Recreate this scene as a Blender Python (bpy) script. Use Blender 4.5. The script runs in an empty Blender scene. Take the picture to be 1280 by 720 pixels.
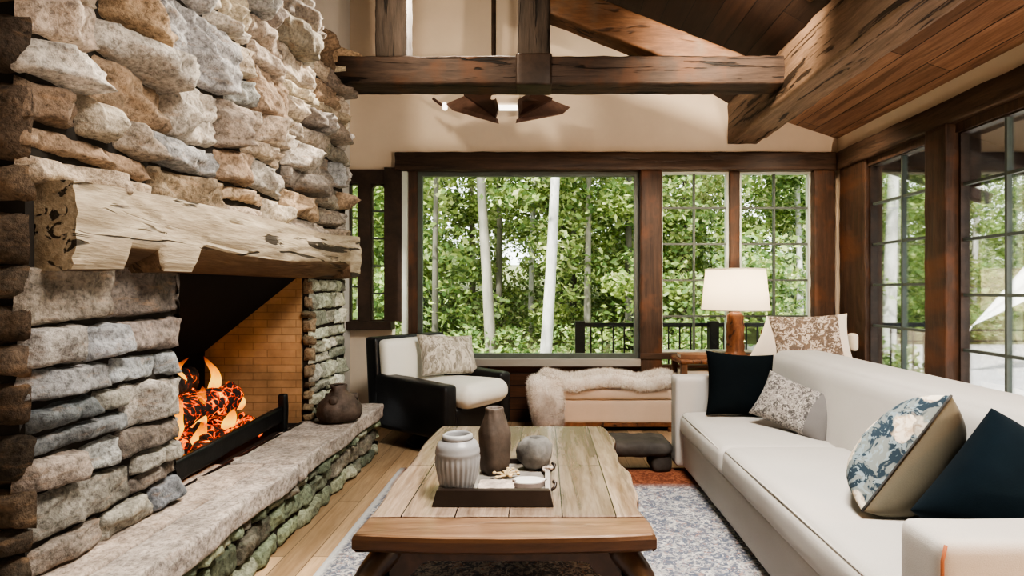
import bpy, bmesh, math, random
import numpy as np
from mathutils import Vector, Matrix, noise

PI = math.pi
R = math.radians
SC = bpy.context.scene
COL = SC.collection

# ------------------------------------------------------------------ materials
class T:
    def __init__(s, name):
        s.m = bpy.data.materials.new(name); s.m.use_nodes = True
        s.t = s.m.node_tree; s.t.nodes.clear()
        s.out = s.t.nodes.new('ShaderNodeOutputMaterial')
    def n(s, typ, **kw):
        nd = s.t.nodes.new('ShaderNode' + typ)
        for k, v in kw.items():
            if k.startswith('_'): setattr(nd, k[1:], v)
            else: s.set(nd, k, v)
        return nd
    def set(s, nd, k, v):
        key = int(k[1:]) if k[0] == 'i' and k[1:].isdigit() else k.replace('__', ' ')
        sock = nd.inputs[key]
        if isinstance(v, bpy.types.NodeSocket): s.t.links.new(v, sock)
        elif hasattr(sock.default_value, '__len__') and hasattr(v, '__len__'):
            v = tuple(v)
            if len(sock.default_value) == 4 and len(v) == 3: v = v + (1,)
            sock.default_value = v
        else: sock.default_value = v
    def coord(s, scale=(1, 1, 1), kind='Object', rot=(0, 0, 0)):
        tc = s.n('TexCoord'); mp = s.n('Mapping', Vector=tc.outputs[kind], Scale=scale, Rotation=rot)
        return mp.outputs[0]
    def noise(s, vec, scale, detail=5, rough=.6, dist=0):
        return s.n('TexNoise', Vector=vec, Scale=scale, Detail=detail, Roughness=rough, Distortion=dist).outputs['Fac']
    def ramp(s, fac, stops, interp='LINEAR'):
        nd = s.n('ValToRGB', Fac=fac); cr = nd.color_ramp; cr.interpolation = interp
        while len(cr.elements) < len(stops): cr.elements.new(.5)
        for e, (p, c) in zip(cr.elements, stops):
            e.position = p; e.color = (tuple(c) + (1,)) if hasattr(c, '__len__') else (c, c, c, 1)
        return nd.outputs[0]
    def mix(s, fac, a, b, mode='MIX'):
        nd = s.n('Mix', _data_type='RGBA', _blend_type=mode)
        for i, v in ((0, fac), (6, a), (7, b)):
            if isinstance(v, bpy.types.NodeSocket): s.t.links.new(v, nd.inputs[i])
            else: nd.inputs[i].default_value = (tuple(v) + (1,) if hasattr(v, '__len__') and len(v) == 3 else v)
        return nd.outputs[2]
    def math(s, op, a, b=0.0):
        return s.n('Math', _operation=op, i0=a, i1=b).outputs[0]
    def bump(s, h, strength=.3, dist=.01):
        return s.n('Bump', Height=h, Strength=strength, Distance=dist).outputs[0]
    def bsdf(s, **kw):
        b = s.n('BsdfPrincipled', **kw); s.t.links.new(b.outputs[0], s.out.inputs[0]); return b

def simple(name, col, rough=.6, var=.15, scale=6, bump=.2, bscale=60, stretch=(1, 1, 1), **kw):
    t = T(name); v = t.coord(stretch)
    n = t.noise(v, scale, 4)
    lo = tuple(max(0, c * (1 - var)) for c in col); hi = tuple(min(1, c * (1 + var)) for c in col)
    c = t.ramp(n, [(.3, lo), (.7, hi)])
    args = dict(Base__Color=c, Roughness=rough)
    if bump:
        args['Normal'] = t.bump(t.noise(v, bscale, 3), bump, .004)
    args.update(kw)
    t.bsdf(**args); return t.m

def fabric(name, col, var=.08, weave=420, bump=.35, rough=.9, mott=3, sheen=.12):
    t = T(name); v = t.coord()
    n = t.noise(v, mott, 4); f = t.noise(v, weave, 2)
    c = t.ramp(n, [(.3, tuple(x * (1 - var) for x in col)), (.7, tuple(min(1, x * (1 + var)) for x in col))])
    c = t.mix(.25, c, t.ramp(f, [(.3, tuple(x * .7 for x in col)), (.7, tuple(min(1, x * 1.2) for x in col))]))
    t.bsdf(Base__Color=c, Roughness=rough, Normal=t.bump(f, bump, .002), Sheen__Weight=sheen, Specular__IOR__Level=.5 if sheen > .1 else .08)
    return t.m

def wood(name, dark, light, stretch=(14, 1, 14), rough=.55, crack=.0, scale=1.6, bump=.35, planks=None, pvec=None, tint=.25, rust=None, coat=0, gapcol=(.02, .012, .008), bdist=.008):
    """grain runs along the axis with the small stretch value"""
    t = T(name); v = t.coord(stretch)
    g = t.noise(v, scale, 7, .65, .6)
    fine = t.noise(t.coord(tuple(s * 6 for s in stretch)), scale, 3)
    c = t.ramp(g, [(.28, dark), (.5, tuple((a + b) / 2 for a, b in zip(dark, light))), (.72, light)])
    c = t.mix(t.ramp(fine, [(.35, .28), (.6, 0.0)]), c, tuple(d * .45 for d in dark))
    h = t.math('ADD', t.math('MULTIPLY', g, .6), t.math('MULTIPLY', fine, .4))
    big = t.noise(t.coord((1, 1, 1)), 1.3, 3)
    c = t.mix(t.ramp(big, [(.3, 0.0), (.75, tint)]), c, tuple(x * .55 for x in dark))
    if rust:
        c = t.mix(t.ramp(t.noise(t.coord((2.2, .8, 2.2)), 1.7, 3), [(.5, 0.0), (.65, .7)]), c, rust)
    if crack:
        k = t.noise(t.coord(tuple(s * .55 for s in stretch)), scale * 1.7, 3, .5, 1.2)
        kk = t.ramp(k, [(.37, 1.0), (.41, 0.0)])
        c = t.mix(t.math('MULTIPLY', kk, crack), c, tuple(d * .18 for d in dark))
        h = t.math('SUBTRACT', h, t.math('MULTIPLY', kk, 1.2 * crack))
    if planks:
        w, r_, mort, order = planks
        sep = t.n('SeparateXYZ', Vector=t.coord())
        o = {'X': sep.outputs[0], 'Y': sep.outputs[1], 'Z': sep.outputs[2]}
        cv = t.n('CombineXYZ', X=o[order[0]], Y=o[order[1]])
        br = t.n('TexBrick', Vector=cv.outputs[0], Scale=1.0, Color1=(.62, .62, .62), Color2=(1.1, 1.1, 1.1), Mortar=(0, 0, 0), Brick__Width=w, Row__Height=r_, Mortar__Size=mort, Mortar__Smooth=.2)
        br.offset = .37; br.offset_frequency = 2
        c = t.mix(1.0, c, br.outputs[0], 'MULTIPLY')
        h = t.math('SUBTRACT', h, t.math('MULTIPLY', br.outputs['Fac'], 1.5))
    t.bsdf(Base__Color=c, Roughness=rough, Normal=t.bump(h, bump, bdist), Coat__Weight=coat, Coat__Roughness=.12)
    return t.m

def stone(name, rough=.85, vein=.35, bump=.9, tint=None):
    t = T(name); v = t.coord()
    a = t.n('Attribute', _attribute_name='Col').outputs['Color']
    n1 = t.noise(v, 9, 6, .65); n2 = t.noise(v, 55, 5, .7); n3 = t.noise(t.coord((1.5, 1.5, 5)), 7, 4)
    c = t.mix(1.0, a, t.ramp(n1, [(.25, .5), (.5, .95), (.75, 1.35)]), 'MULTIPLY')
    c = t.mix(1.0, c, t.ramp(n2, [(.32, .42), (.5, .95), (.62, 1.2)]), 'MULTIPLY')
    c = t.mix(t.ramp(n3, [(.56, 0.0), (.72, vein)]), c, tint or (.36, .22, .12))
    h = t.math('ADD', t.math('MULTIPLY', n1, .8), t.math('MULTIPLY', n2, .5))
    t.bsdf(Base__Color=c, Roughness=rough, Normal=t.bump(h, bump, .02))
    return t.m

M = {}
def mats():
    M['plaster'] = simple('plaster_cream', (.80, .69, .56), .9, .05, 2, .12, 90)
    M['plaster_grey'] = simple('plaster_white', (.78, .75, .70), .9, .05, 2, .12, 90)
    M['floor'] = wood('oak_floor', (.44, .28, .155), (.70, .51, .33), (9, .7, 9), .38, planks=(1.9, .13, .0016, 'YX'), bump=.12, tint=.15)
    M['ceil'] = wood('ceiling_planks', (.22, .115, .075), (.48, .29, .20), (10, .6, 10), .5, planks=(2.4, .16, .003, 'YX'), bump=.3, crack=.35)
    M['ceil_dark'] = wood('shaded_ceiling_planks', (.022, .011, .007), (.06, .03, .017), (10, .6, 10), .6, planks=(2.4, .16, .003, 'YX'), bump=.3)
    M['beam_x'] = wood('hewn_beam_cross', (.028, .018, .013), (.11, .072, .053), (1, 9, 12), .7, crack=1.0, bump=.9, rust=(.10, .045, .022))
    M['beam_y'] = wood('hewn_beam_long', (.12, .075, .047), (.34, .23, .16), (10, .8, 10), .65, crack=.9, bump=.8)
    M['beam_z'] = wood('hewn_post', (.022, .017, .013), (.105, .078, .06), (10, 10, .9), .7, crack=.9, bump=.8)
    M['rafter'] = wood('rafter_wood', (.09, .042, .022), (.26, .135, .07), (1.2, 9, 7), .65, crack=.7, bump=.5, rust=(.13, .10, .07))
    M['trim_dark'] = wood('dark_trim', (.028, .019, .013), (.085, .05, .034), (3, 3, 3), .5, bump=.25)
    M['trim_red'] = wood('brown_trim_vertical', (.04, .023, .015), (.125, .068, .042), (14, 14, 1), .55, bump=.4, rust=(.15, .06, .027))
    M['trim_redx'] = wood('brown_trim_horizontal', (.03, .019, .013), (.115, .066, .043), (1, 12, 14), .45, bump=.35, crack=.4)
    M['trim_redy'] = wood('brown_trim_depth', (.045, .027, .018), (.15, .09, .06), (12, 1, 14), .5, bump=.35, crack=.4)
    M['wainscot'] = wood('wainscot_boards', (.06, .026, .014), (.17, .072, .036), (1, 12, 14), .45, planks=(3.2, .115, .004, 'XZ'), bump=.3)
    M['pale_frame'] = simple('pale_green_frame', (.58, .63, .56), .5, .08)
    M['sill'] = simple('grey_sill', (.30, .28, .25), .5, .15, 5, .15, 40, (.3, 1, 1))
    M['muntin'] = simple('grey_green_bar', (.10, .12, .105), .45, .15)
    M['black'] = simple('black_metal', (.012, .013, .014), .42, .2, Metallic=.4)
    M['leather'] = simple('black_leather', (.010, .010, .011), .36, .3, 9, .35, 120)
    M['stone'] = stone('field_stone')
    M['stone_green'] = stone('mossy_greenlit_stone', vein=.35, tint=(.16, .24, .15))  # green is moss plus light reflected from the greenery, painted in
    M['mortar'] = simple('dark_mortar', (.028, .023, .018), .95, .3)
    M['slab'] = stone('hearth_slab_stone', bump=.6, vein=.2)
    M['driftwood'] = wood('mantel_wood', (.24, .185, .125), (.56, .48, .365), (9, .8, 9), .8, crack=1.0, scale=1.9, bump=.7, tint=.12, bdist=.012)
    M['mantel_under'] = wood('mantel_underside_shade', (.10, .06, .035), (.26, .17, .10), (9, .8, 9), .85, crack=.6, bump=.7)  # darker wood on the underside faces, their shade put into the colour
    # fire brick
    t = T('fire_brick'); sep = t.n('SeparateXYZ', Vector=t.coord())
    cv = t.n('CombineXYZ', X=sep.outputs[0], Y=sep.outputs[2])
    br = t.n('TexBrick', Vector=cv.outputs[0], Scale=1.0, Color1=(.40, .25, .13), Color2=(.47, .30, .16), Mortar=(.31, .195, .10), Brick__Width=.19, Row__Height=.05, Mortar__Size=.003)
    c = t.mix(1.0, br.outputs[0], t.ramp(t.noise(t.coord(), 5, 4), [(.3, .6), (.7, 1.1)]), 'MULTIPLY')
    t.bsdf(Base__Color=c, Roughness=.9, Normal=t.bump(t.math('MULTIPLY', br.outputs['Fac'], -1.0), .5, .006)); M['brick'] = t.m
    M['soot'] = simple('soot_black', (.006, .005, .0045), .95, .3)
    M['sofa'] = fabric('sofa_linen', (.50, .475, .445), .05)
    M['cream'] = fabric('cream_upholstery', (.74, .67, .57), .06)
    M['white_up'] = fabric('white_upholstery', (.76, .755, .70), .05)
    M['bench'] = fabric('bench_linen', (.60, .46, .35), .07)
    M['velvet'] = fabric('black_velvet', (.006, .009, .011), .3, 200, .25, sheen=.0)
    M['navy'] = fabric('navy_velvet', (.006, .013, .019), .3, 200, .25, sheen=.03)
    M['khaki'] = fabric('khaki_cotton', (.15, .135, .098), .1)
    M['greyfab'] = fabric('grey_cotton', (.17, .16, .155), .08)
    M['pipe'] = simple('dark_piping', (.05, .05, .05), .8)
    M['pipe_red'] = simple('rust_piping', (.36, .13, .06), .8)
    # printed grey pattern
    def printed(name, base, inks, scale, thr, stretch=(1, 1, 1)):
        t = T(name); v = t.coord(stretch); c = base
        for i, ink in enumerate(inks):
            n = t.noise(t.coord(tuple(s * (1 + .13 * i) for s in stretch), rot=(.4 * i, .7 * i, .3)), scale * (1 + .35 * i), 3, .6, 1.5)
            c = t.mix(t.ramp(n, [(thr, 0.0), (thr + .045, 1.0)]), c, ink)
        f = t.noise(v, 300, 2)
        t.bsdf(Base__Color=c, Roughness=.95, Normal=t.bump(f, .3, .002)); return t.m
    M['grey_print'] = printed('grey_leaf_print', (.30, .28, .26), [(.08, .077, .074), (.42, .395, .37), (.12, .113, .11)], 26, .53)
    M['crackle_print'] = printed('brown_crackle_print', (.60, .53, .45), [(.22, .165, .125), (.16, .125, .10)], 20, .5)
    M['stripe_print'] = printed('grey_streak_print', (.60, .57, .50), [(.26, .24, .20), (.42, .39, .33)], 16, .5, (1, 1, .25))
    # floral blue print: voronoi blossoms over navy and sage scrolls
    t = T('blue_blossom_print'); v = t.coord()
    base = t.mix(t.ramp(t.noise(v, 11, 3, .6, 2), [(.47, 0.0), (.52, 1.0)]), (.028, .05, .072), (.215, .245, .24))
    base = t.mix(t.ramp(t.noise(v, 24, 3, .6, 1.5), [(.54, 0.0), (.58, .9)]), base, (.26, .33, .36))
    vo = t.n('TexVoronoi', Vector=t.mix(.06, v, t.n('TexNoise', Vector=v, Scale=18.0).outputs['Color']), Scale=6.8, Randomness=.5)
    blo = t.ramp(vo.outputs['Distance'], [(.44, 1.0), (.47, 0.0)])
    sel = t.ramp(t.n('SeparateColor', Color=vo.outputs['Color']).outputs[0], [(.25, 0.0), (.28, 1.0)])
    petal = t.mix(t.ramp(t.noise(v, 30, 3, .6, 1), [(.45, 0.0), (.6, 1.0)]), (.72, .66, .56), (.47, .38, .28))
    c = t.mix(t.math('MULTIPLY', blo, sel), base, petal)
    t.bsdf(Base__Color=c, Roughness=.95, Normal=t.bump(t.noise(v, 260, 2), .3, .002)); M['floral'] = t.m
    # rug
    t = T('faded_oriental_rug'); v = t.coord()
    c = t.mix(t.ramp(t.noise(v, 13, 5, .65, 2.5), [(.44, 0.0), (.52, 1.0)]), (.43, .415, .405), (.14, .155, .20))
    c = t.mix(t.ramp(t.noise(v, 21, 4, .6, 2.5), [(.53, 0.0), (.59, 1.0)]), c, (.60, .58, .56))
    c = t.mix(t.ramp(t.noise(v, 27, 4, .6, 2), [(.58, 0.0), (.63, .8)]), c, (.40, .24, .20))
    c = t.mix(t.ramp(t.noise(v, 34, 4, .6, 2), [(.58, 0.0), (.62, .9)]), c, (.10, .12, .17))
    vo = t.n('TexVoronoi', Vector=v, Scale=5.5, Randomness=.4)
    c = t.mix(t.ramp(vo.outputs['Distance'], [(.30, .0), (.33, .55), (.36, .0)]), c, (.17, .20, .27))
    sep = t.n('SeparateXYZ', Vector=v)
    red = t.mix(t.ramp(t.noise(v, 24, 4, .6, 2), [(.45, 0.0), (.55, 1.0)]), (.15, .045, .022), (.30, .11, .055))
    fm = t.n('MapRange', Value=sep.outputs[1], i1=1.12, i2=1.22).outputs[0]
    c = t.mix(fm, c, red)
    bl = t.n('MapRange', Value=sep.outputs[0], i1=-1.50, i2=-1.53).outputs[0]
    c = t.mix(bl, c, (.72, .72, .72))
    t.bsdf(Base__Color=c, Roughness=.97, Normal=t.bump(t.noise(v, 260, 2), .5, .004)); M['rug'] = t.m
    M['table'] = wood('table_wood', (.17, .105, .065), (.48, .38, .30), (9, .8, 9), .24, crack=.3, bump=.18, planks=(4, .19, .0022, 'YX'), coat=.4, tint=.1)
    M['table_end'] = wood('table_end_wood', (.14, .075, .042), (.34, .215, .13), (1, 9, 9), .28, crack=.25, bump=.18, coat=.4, tint=.1)
    M['table_edge'] = wood('shaded_table_edge_wood', (.05, .022, .011), (.15, .07, .034), (1, 1, 9), .35, bump=.2, coat=.2)  # side faces darker than the top: shade put into the colour
    M['table_dark'] = wood('table_base_wood', (.03, .015, .008), (.10, .05, .025), (4, 4, 4), .36, bump=.2, coat=.3)
    M['tray_dark'] = simple('tray_espresso', (.026, .017, .013), .35, .3)
    M['tray_white'] = simple('tray_bone', (.26, .24, .22), .5, .3)
    M['ceramic'] = simple('white_ceramic', (.27, .27, .275), .42, .06, 8, .1)
    M['bottle'] = simple('brown_stoneware', (.075, .056, .044), .6, .35, 14, .5, 40)
    M['greyrock'] = simple('grey_stoneware', (.14, .137, .13), .8, .5, 12, .8, 30)
    M['urn'] = simple('knobbly_urn_clay', (.09, .066, .052), .75, .5, 14, .9, 30)
    M['straw'] = simple('dried_straw', (.52, .40, .24), .8, .3)
    M['woven'] = simple('woven_grass', (.45, .38, .33), .85, .35, 40, .8, 90)
    M['agate'] = simple('white_agate', (.62, .61, .585), .3, .08)
    M['agate_rim'] = simple('agate_rim', (.24, .20, .18), .6, .3)
    M['shade'] = None
    t = T('lamp_shade_linen'); v = t.coord()
    d = t.n('BsdfDiffuse', Color=(.92, .86, .76)); tr = t.n('BsdfTranslucent', Color=(.95, .85, .70))
    mx = t.n('MixShader', Fac=.55, i1=d.outputs[0], i2=tr.outputs[0]); t.t.links.new(mx.outputs[0], t.out.inputs[0]); M['shade'] = t.m
    M['lampwood'] = wood('carved_lamp_wood', (.10, .035, .016), (.36, .15, .065), (8, 8, 3), .5, crack=.8, bump=.5)
    M['chairwood'] = wood('chair_frame_wood', (.10, .045, .022), (.26, .13, .07), (8, 8, 2), .45, bump=.3)
    M['fan'] = wood('fan_blade_wood', (.05, .02, .014), (.11, .05, .033), (2, 2, 2), .5, bump=.15)
    M['fan_edge'] = wood('fan_edge_wood', (.15, .085, .065), (.30, .19, .15), (2, 2, 2), .5, bump=.15)
    M['brass'] = simple('aged_brass', (.38, .28, .16), .4, .2, Metallic=.6)
    def emis(name, col, s):
        t = T(name); e = t.n('Emission', Color=col, Strength=s); t.t.links.new(e.outputs[0], t.out.inputs[0]); return t.m
    M['bulb'] = emis('lit_bulb', (1, .90, .76), 2.5)
    # flames: hot core and orange tips fading out
    t = T('flame'); g = t.n('SeparateXYZ', Vector=t.n('TexCoord').outputs['Generated']).outputs[2]
    n = t.noise(t.coord((3, 3, 1)), 6, 3)
    h = t.math('ADD', g, t.math('MULTIPLY', t.math('SUBTRACT', n, .5), .5))
    c = t.ramp(h, [(.0, (1, .22, .01)), (.3, (1, .58, .10)), (.6, (1, .36, .03)), (1.0, (.8, .10, .005))])
    e = t.n('Emission', Color=c, Strength=1.5); tr = t.n('BsdfTransparent')
    a = t.ramp(h, [(.45, .12), (.95, .9)])
    mx = t.n('MixShader', Fac=a, i1=e.outputs[0], i2=tr.outputs[0]); t.t.links.new(mx.outputs[0], t.out.inputs[0]); M['flame'] = t.m
    def ember(name, thr, s):
        t = T(name); v = t.coord()
        vo = t.n('TexVoronoi', Vector=v, Scale=26, _feature='DISTANCE_TO_EDGE').outputs[0]
        n = t.noise(v, 14, 4, .65)
        f = t.math('ADD', n, t.math('MULTIPLY', t.math('SUBTRACT', .12, vo), .9))
        em = t.ramp(f, [(thr, (0, 0, 0)), (thr + .07, (.55, .03, .0)), (thr + .17, (1, .22, .0)), (thr + .27, (1, .62, .10))])
        t.bsdf(Base__Color=t.ramp(n, [(.3, (.012, .009, .008)), (.7, (.06, .045, .04))]), Roughness=.95, Emission__Color=em, Emission__Strength=s, Normal=t.bump(n, .8, .02))
        return t.m
    M['ember'] = ember('glowing_embers', .50, 1.7); M['charlog'] = ember('charred_log', .64, 1.2)
    # glass
    t = T('window_glass'); tr = t.n('BsdfTransparent', Color=(.97, .985, .97)); gl = t.n('BsdfGlossy', Color=(1, 1, 1), Roughness=.02)
    lw = t.n('Fresnel', IOR=1.35)
    mx = t.n('MixShader', Fac=t.math('MULTIPLY', lw.outputs[0], .7), i1=tr.outputs[0], i2=gl.outputs[0]); t.t.links.new(mx.outputs[0], t.out.inputs[0]); M['glass'] = t.m
    # leaves
    t = T('leaves'); a = t.n('Attribute', _attribute_name='Col').outputs['Color']
    d = t.n('BsdfDiffuse', Color=a); tr = t.n('BsdfTranslucent', Color=a)
    mx = t.n('MixShader', Fac=.45, i1=d.outputs[0], i2=tr.outputs[0]); t.t.links.new(mx.outputs[0], t.out.inputs[0]); M['leaf'] = t.m
    M['birch'] = simple('birch_bark', (.46, .45, .43), .8, .45, 5, .5, 20, (1, 1, .3))
    M['greybark'] = simple('grey_bark', (.27, .25, .215), .85, .3, 5, .6, 20, (1, 1, .2))
    M['darkbark'] = simple('dark_bark', (.10, .095, .075), .85, .3, 5, .6, 20, (1, 1, .2))
    M['ground'] = simple('forest_ground', (.16, .17, .08), .95, .5, 1.5, .6, 12)
    M['deck'] = wood('deck_boards', (.20, .17, .14), (.40, .36, .31), (1, 9, 9), .7, planks=(3, .14, .006, 'XY'))
    M['patio'] = simple('pale_patio_paving', (.52, .50, .52), .7, .12, 1.2, .2, 20)
    M['soffit'] = wood('soffit_boards', (.035, .022, .017), (.085, .055, .043), (9, .8, 9), .7, planks=(2.4, .14, .004, 'YX'))
    M['sail'] = fabric('white_canvas', (.86, .86, .86), .03)
    M['stool'] = simple('dark_stool_hide', (.055, .048, .042), .75, .4, 9, .5, 40)
    M['book1'] = simple('book_cover_brown', (.22, .11, .06), .6, .3)
    M['book2'] = simple('book_cover_cream', (.66, .56, .42), .7, .1)
    M['pages'] = simple('book_pages', (.74, .69, .58), .9, .1, 40, .4, 200, (1, 1, 20))
    # fur
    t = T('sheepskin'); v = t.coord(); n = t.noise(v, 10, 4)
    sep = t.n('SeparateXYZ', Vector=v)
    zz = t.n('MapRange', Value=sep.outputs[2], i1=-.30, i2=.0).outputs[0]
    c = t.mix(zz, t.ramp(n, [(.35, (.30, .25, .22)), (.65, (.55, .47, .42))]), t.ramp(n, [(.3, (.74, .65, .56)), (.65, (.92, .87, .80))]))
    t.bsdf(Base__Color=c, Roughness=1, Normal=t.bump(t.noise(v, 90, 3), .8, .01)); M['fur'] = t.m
mats()

# ------------------------------------------------------------------ object helpers
def empty(name, loc, label=None, cat=None, group=None, kind=None):
    o = bpy.data.objects.new(name, None); COL.objects.link(o); o.location = loc; o.empty_display_size = .1
    return tag(o, label, cat, group, kind)
def tag(o, label=None, cat=None, group=None, kind=None):
    for k, v in (('label', label), ('category', cat), ('group', group), ('kind', kind)):
        if v: o[k] = v
    return o
def world_loc(o):
    p = Vector((0, 0, 0))
    while o is not None: p += o.location; o = o.parent
    return p

class MB:
    """collects geometry (world coordinates) for ONE mesh object"""
    def __init__(s): s.V = []; s.F = []; s.C = []; s.n = 0; s.mi = []
    def add(s, V, F, col=None, mi=0):
        V = np.asarray(V, float); used = sorted({i for f in F for i in f})
        if len(used) < len(V):
            mp = {a: b for b, a in enumerate(used)}; V = V[used]; F = [tuple(mp[i] for i in f) for f in F]
            if col is not None and np.ndim(col) > 1: col = np.asarray(col)[used]
        s.V.append(V)
        s.F.extend([tuple(i + s.n for i in f) for f in F]); s.mi.extend([mi] * len(F))
        if col is not None:
            c = np.asarray(col, float)
            if c.ndim == 1: c = np.tile(c, (len(V), 1))
            s.C.append(c)
        s.n += len(V); return s
    def box(s, x0, x1, y0, y1, z0, z1, mi=0):
        V = [(x, y, z) for x in (x0, x1) for y in (y0, y1) for z in (z0, z1)]
        F = [(0, 1, 3, 2), (4, 6, 7, 5), (0, 4, 5, 1), (2, 3, 7, 6), (0, 2, 6, 4), (1, 5, 7, 3)]
        return s.add(V, F, None, mi)
    def build(s, name, mat, parent=None, smooth=False, label=None):
        me = bpy.data.meshes.new(name); V = np.vstack(s.V)
        off = np.array(world_loc(parent)) if parent is not None else (V.min(0) + V.max(0)) / 2 * np.array([1, 1, 0]) + np.array([0, 0, V[:, 2].min()])
        me.from_pydata((V - off).tolist(), [], s.F)
        for m in (mat if isinstance(mat, (list, tuple)) else [mat]): me.materials.append(m)
        if any(s.mi): me.polygons.foreach_set('material_index', s.mi)
        if s.C:
            at = me.color_attributes.new('Col', 'FLOAT_COLOR', 'POINT')
            c = np.vstack(s.C); c = np.hstack([c, np.ones((len(c), 1))]); at.data.foreach_set('color', c.ravel())
        if smooth: me.shade_smooth()
        me.update()
        o = bpy.data.objects.new(name, me); COL.objects.link(o)
        if parent is not None: o.parent = parent
        else: o.location = off
        if label: o['label'] = label
        return o

def fbm(p, f, octv=3):
    a = 0; amp = 1; q = Vector(p) * f
    for _ in range(octv): a += amp * noise.noise(q); q = q * 2.03; amp *= .5
    return a

def soft(c, h, r, n=(8, 8, 8), puff=(0, 0, 0), rough=0, rs=6, seed=0, mat=None, taper=None):
    """rounded, optionally puffed and roughened box; c centre, h half sizes; mat: 3x3/4x4 Matrix about the centre"""
    nx, ny, nz = n; ids = {}; V = []
    def tt(i, k): u = -1 + 2 * i / k; return .45 * u + .55 * math.sin(u * PI / 2)
    for i in range(nx + 1):
        for j in range(ny + 1):
            for k in range(nz + 1):
                if i in (0, nx) or j in (0, ny) or k in (0, nz):
                    ids[(i, j, k)] = len(V)
                    t = (tt(i, nx), tt(j, ny), tt(k, nz))
                    p = [t[a] * h[a] for a in range(3)]
                    rr = min(r, min(h))
                    q = [max(-(h[a] - rr), min(h[a] - rr, p[a])) for a in range(3)]
                    d = Vector([p[a] - q[a] for a in range(3)])
                    if d.length > 1e-9: d = d.normalized() * rr
                    p = [q[a] + d[a] for a in range(3)]
                    for a in range(3):
                        if puff[a]:
                            o1, o2 = [b for b in range(3) if b != a]
                            p[a] += math.copysign(puff[a], t[a]) * abs(t[a]) * max(0, 1 - t[o1] ** 2) ** .7 * max(0, 1 - t[o2] ** 2) ** .7
                    if taper: p = taper(p, t)
                    if rough:
                        w = Vector((p[0] + c[0] + seed * 7.1, p[1] + c[1], p[2] + c[2]))
                        p = [p[a] + rough * fbm(w + Vector((a * 13.7, a * 3.1, 0)), rs, 2) for a in range(3)]
                    V.append(p)
    F = []
    for i in range(nx):
        for j in range(ny):
            F.append((ids[i, j, 0], ids[i, j + 1, 0], ids[i + 1, j + 1, 0], ids[i + 1, j, 0])); F.append((ids[i, j, nz], ids[i + 1, j, nz], ids[i + 1, j + 1, nz], ids[i, j + 1, nz]))
    for i in range(nx):
        for k in range(nz):
            F.append((ids[i, 0, k], ids[i + 1, 0, k], ids[i + 1, 0, k + 1], ids[i, 0, k + 1])); F.append((ids[i, ny, k], ids[i, ny, k + 1], ids[i + 1, ny, k + 1], ids[i + 1, ny, k]))
    for j in range(ny):
        for k in range(nz):
            F.append((ids[0, j, k], ids[0, j, k + 1], ids[0, j + 1, k + 1], ids[0, j + 1, k])); F.append((ids[nx, j, k], ids[nx, j + 1, k], ids[nx, j + 1, k + 1], ids[nx, j, k + 1]))
    V = np.array(V)
    if mat is not None: V = V @ np.array(mat.to_3x3()).T
    return V + np.array(c), F

def softobj(name, material, parent, c, h, r, **kw):
    V, F = soft(c, h, r, **kw); return MB().add(V, F).build(name, material, parent, True)

def beam(p0, p1, w, t, up=(0, 0, 1), rough=.006, r=.014, seed=0, nl=70, nw=8):
    """hewn timber from p0 to p1; w across, t along 'up'"""
    p0, p1 = Vector(p0), Vector(p1); d = p1 - p0; L = d.length; d.normalize()
    s = d.cross(Vector(up)).normalized(); u = s.cross(d)
    m = Matrix((d, s, u)).transposed()
    return soft((p0 + p1) / 2, (L / 2, w / 2, t / 2), r, (nl, nw, nw), rough=rough, rs=9, seed=seed, mat=m)

def tube(path, rad, seg=10, cap=True, flat=1.0):
    P_ = [Vector(p) for p in path]; V = []; F = []
    rad = rad if hasattr(rad, '__len__') else [rad] * len(P_)
    prev = None
    for i, p in enumerate(P_):
        d = (P_[min(i + 1, len(P_) - 1)] - P_[max(i - 1, 0)]).normalized()
        if prev is None: a = d.orthogonal().normalized()
        else: a = (prev - d * prev.dot(d)).normalized()
        prev = a; b = d.cross(a)
        for k in range(seg):
            th = 2 * PI * k / seg; V.append(p + a * math.cos(th) * rad[i] + b * math.sin(th) * rad[i] * flat)
    for i in range(len(P_) - 1):
        for k in range(seg): F.append((i * seg + k, i * seg + (k + 1) % seg, (i + 1) * seg + (k + 1) % seg, (i + 1) * seg + k))
    if cap: F.append(tuple(range(seg - 1, -1, -1))); F.append(tuple((len(P_) - 1) * seg + k for k in range(seg)))
    return [tuple(v) for v in V], F

def lathe(c, prof, seg=32, fn=None):
    """prof: (radius, z) list; fn(theta, r, z) -> r"""
    V = []; F = []
    for r, z in prof:
        for k in range(seg):
            th = 2 * PI * k / seg; rr = fn(th, r, z) if fn else r
            V.append((c[0] + rr * math.cos(th), c[1] + rr * math.sin(th), c[2] + z))
    n = len(prof)
    for i in range(n - 1):
        for k in range(seg): F.append((i * seg + k, i * seg + (k + 1) % seg, (i + 1) * seg + (k + 1) % seg, (i + 1) * seg + k))
    F.append(tuple(range(seg - 1, -1, -1)))
    return V, F

def grid_faces(nu, nv, off=0, flip=False):
    F = []
    for i in range(nu - 1):
        for j in range(nv - 1):
            q = (off + i * nv + j, off + (i + 1) * nv + j, off + (i + 1) * nv + j + 1, off + i * nv + j + 1)
            F.append(q[::-1] if flip else q)
    return F

def struct(name, mb, mat, parent=None, smooth=False):
    o = mb.build(name, mat, parent, smooth)
    if parent is None: o['kind'] = 'structure'
    return o

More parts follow.
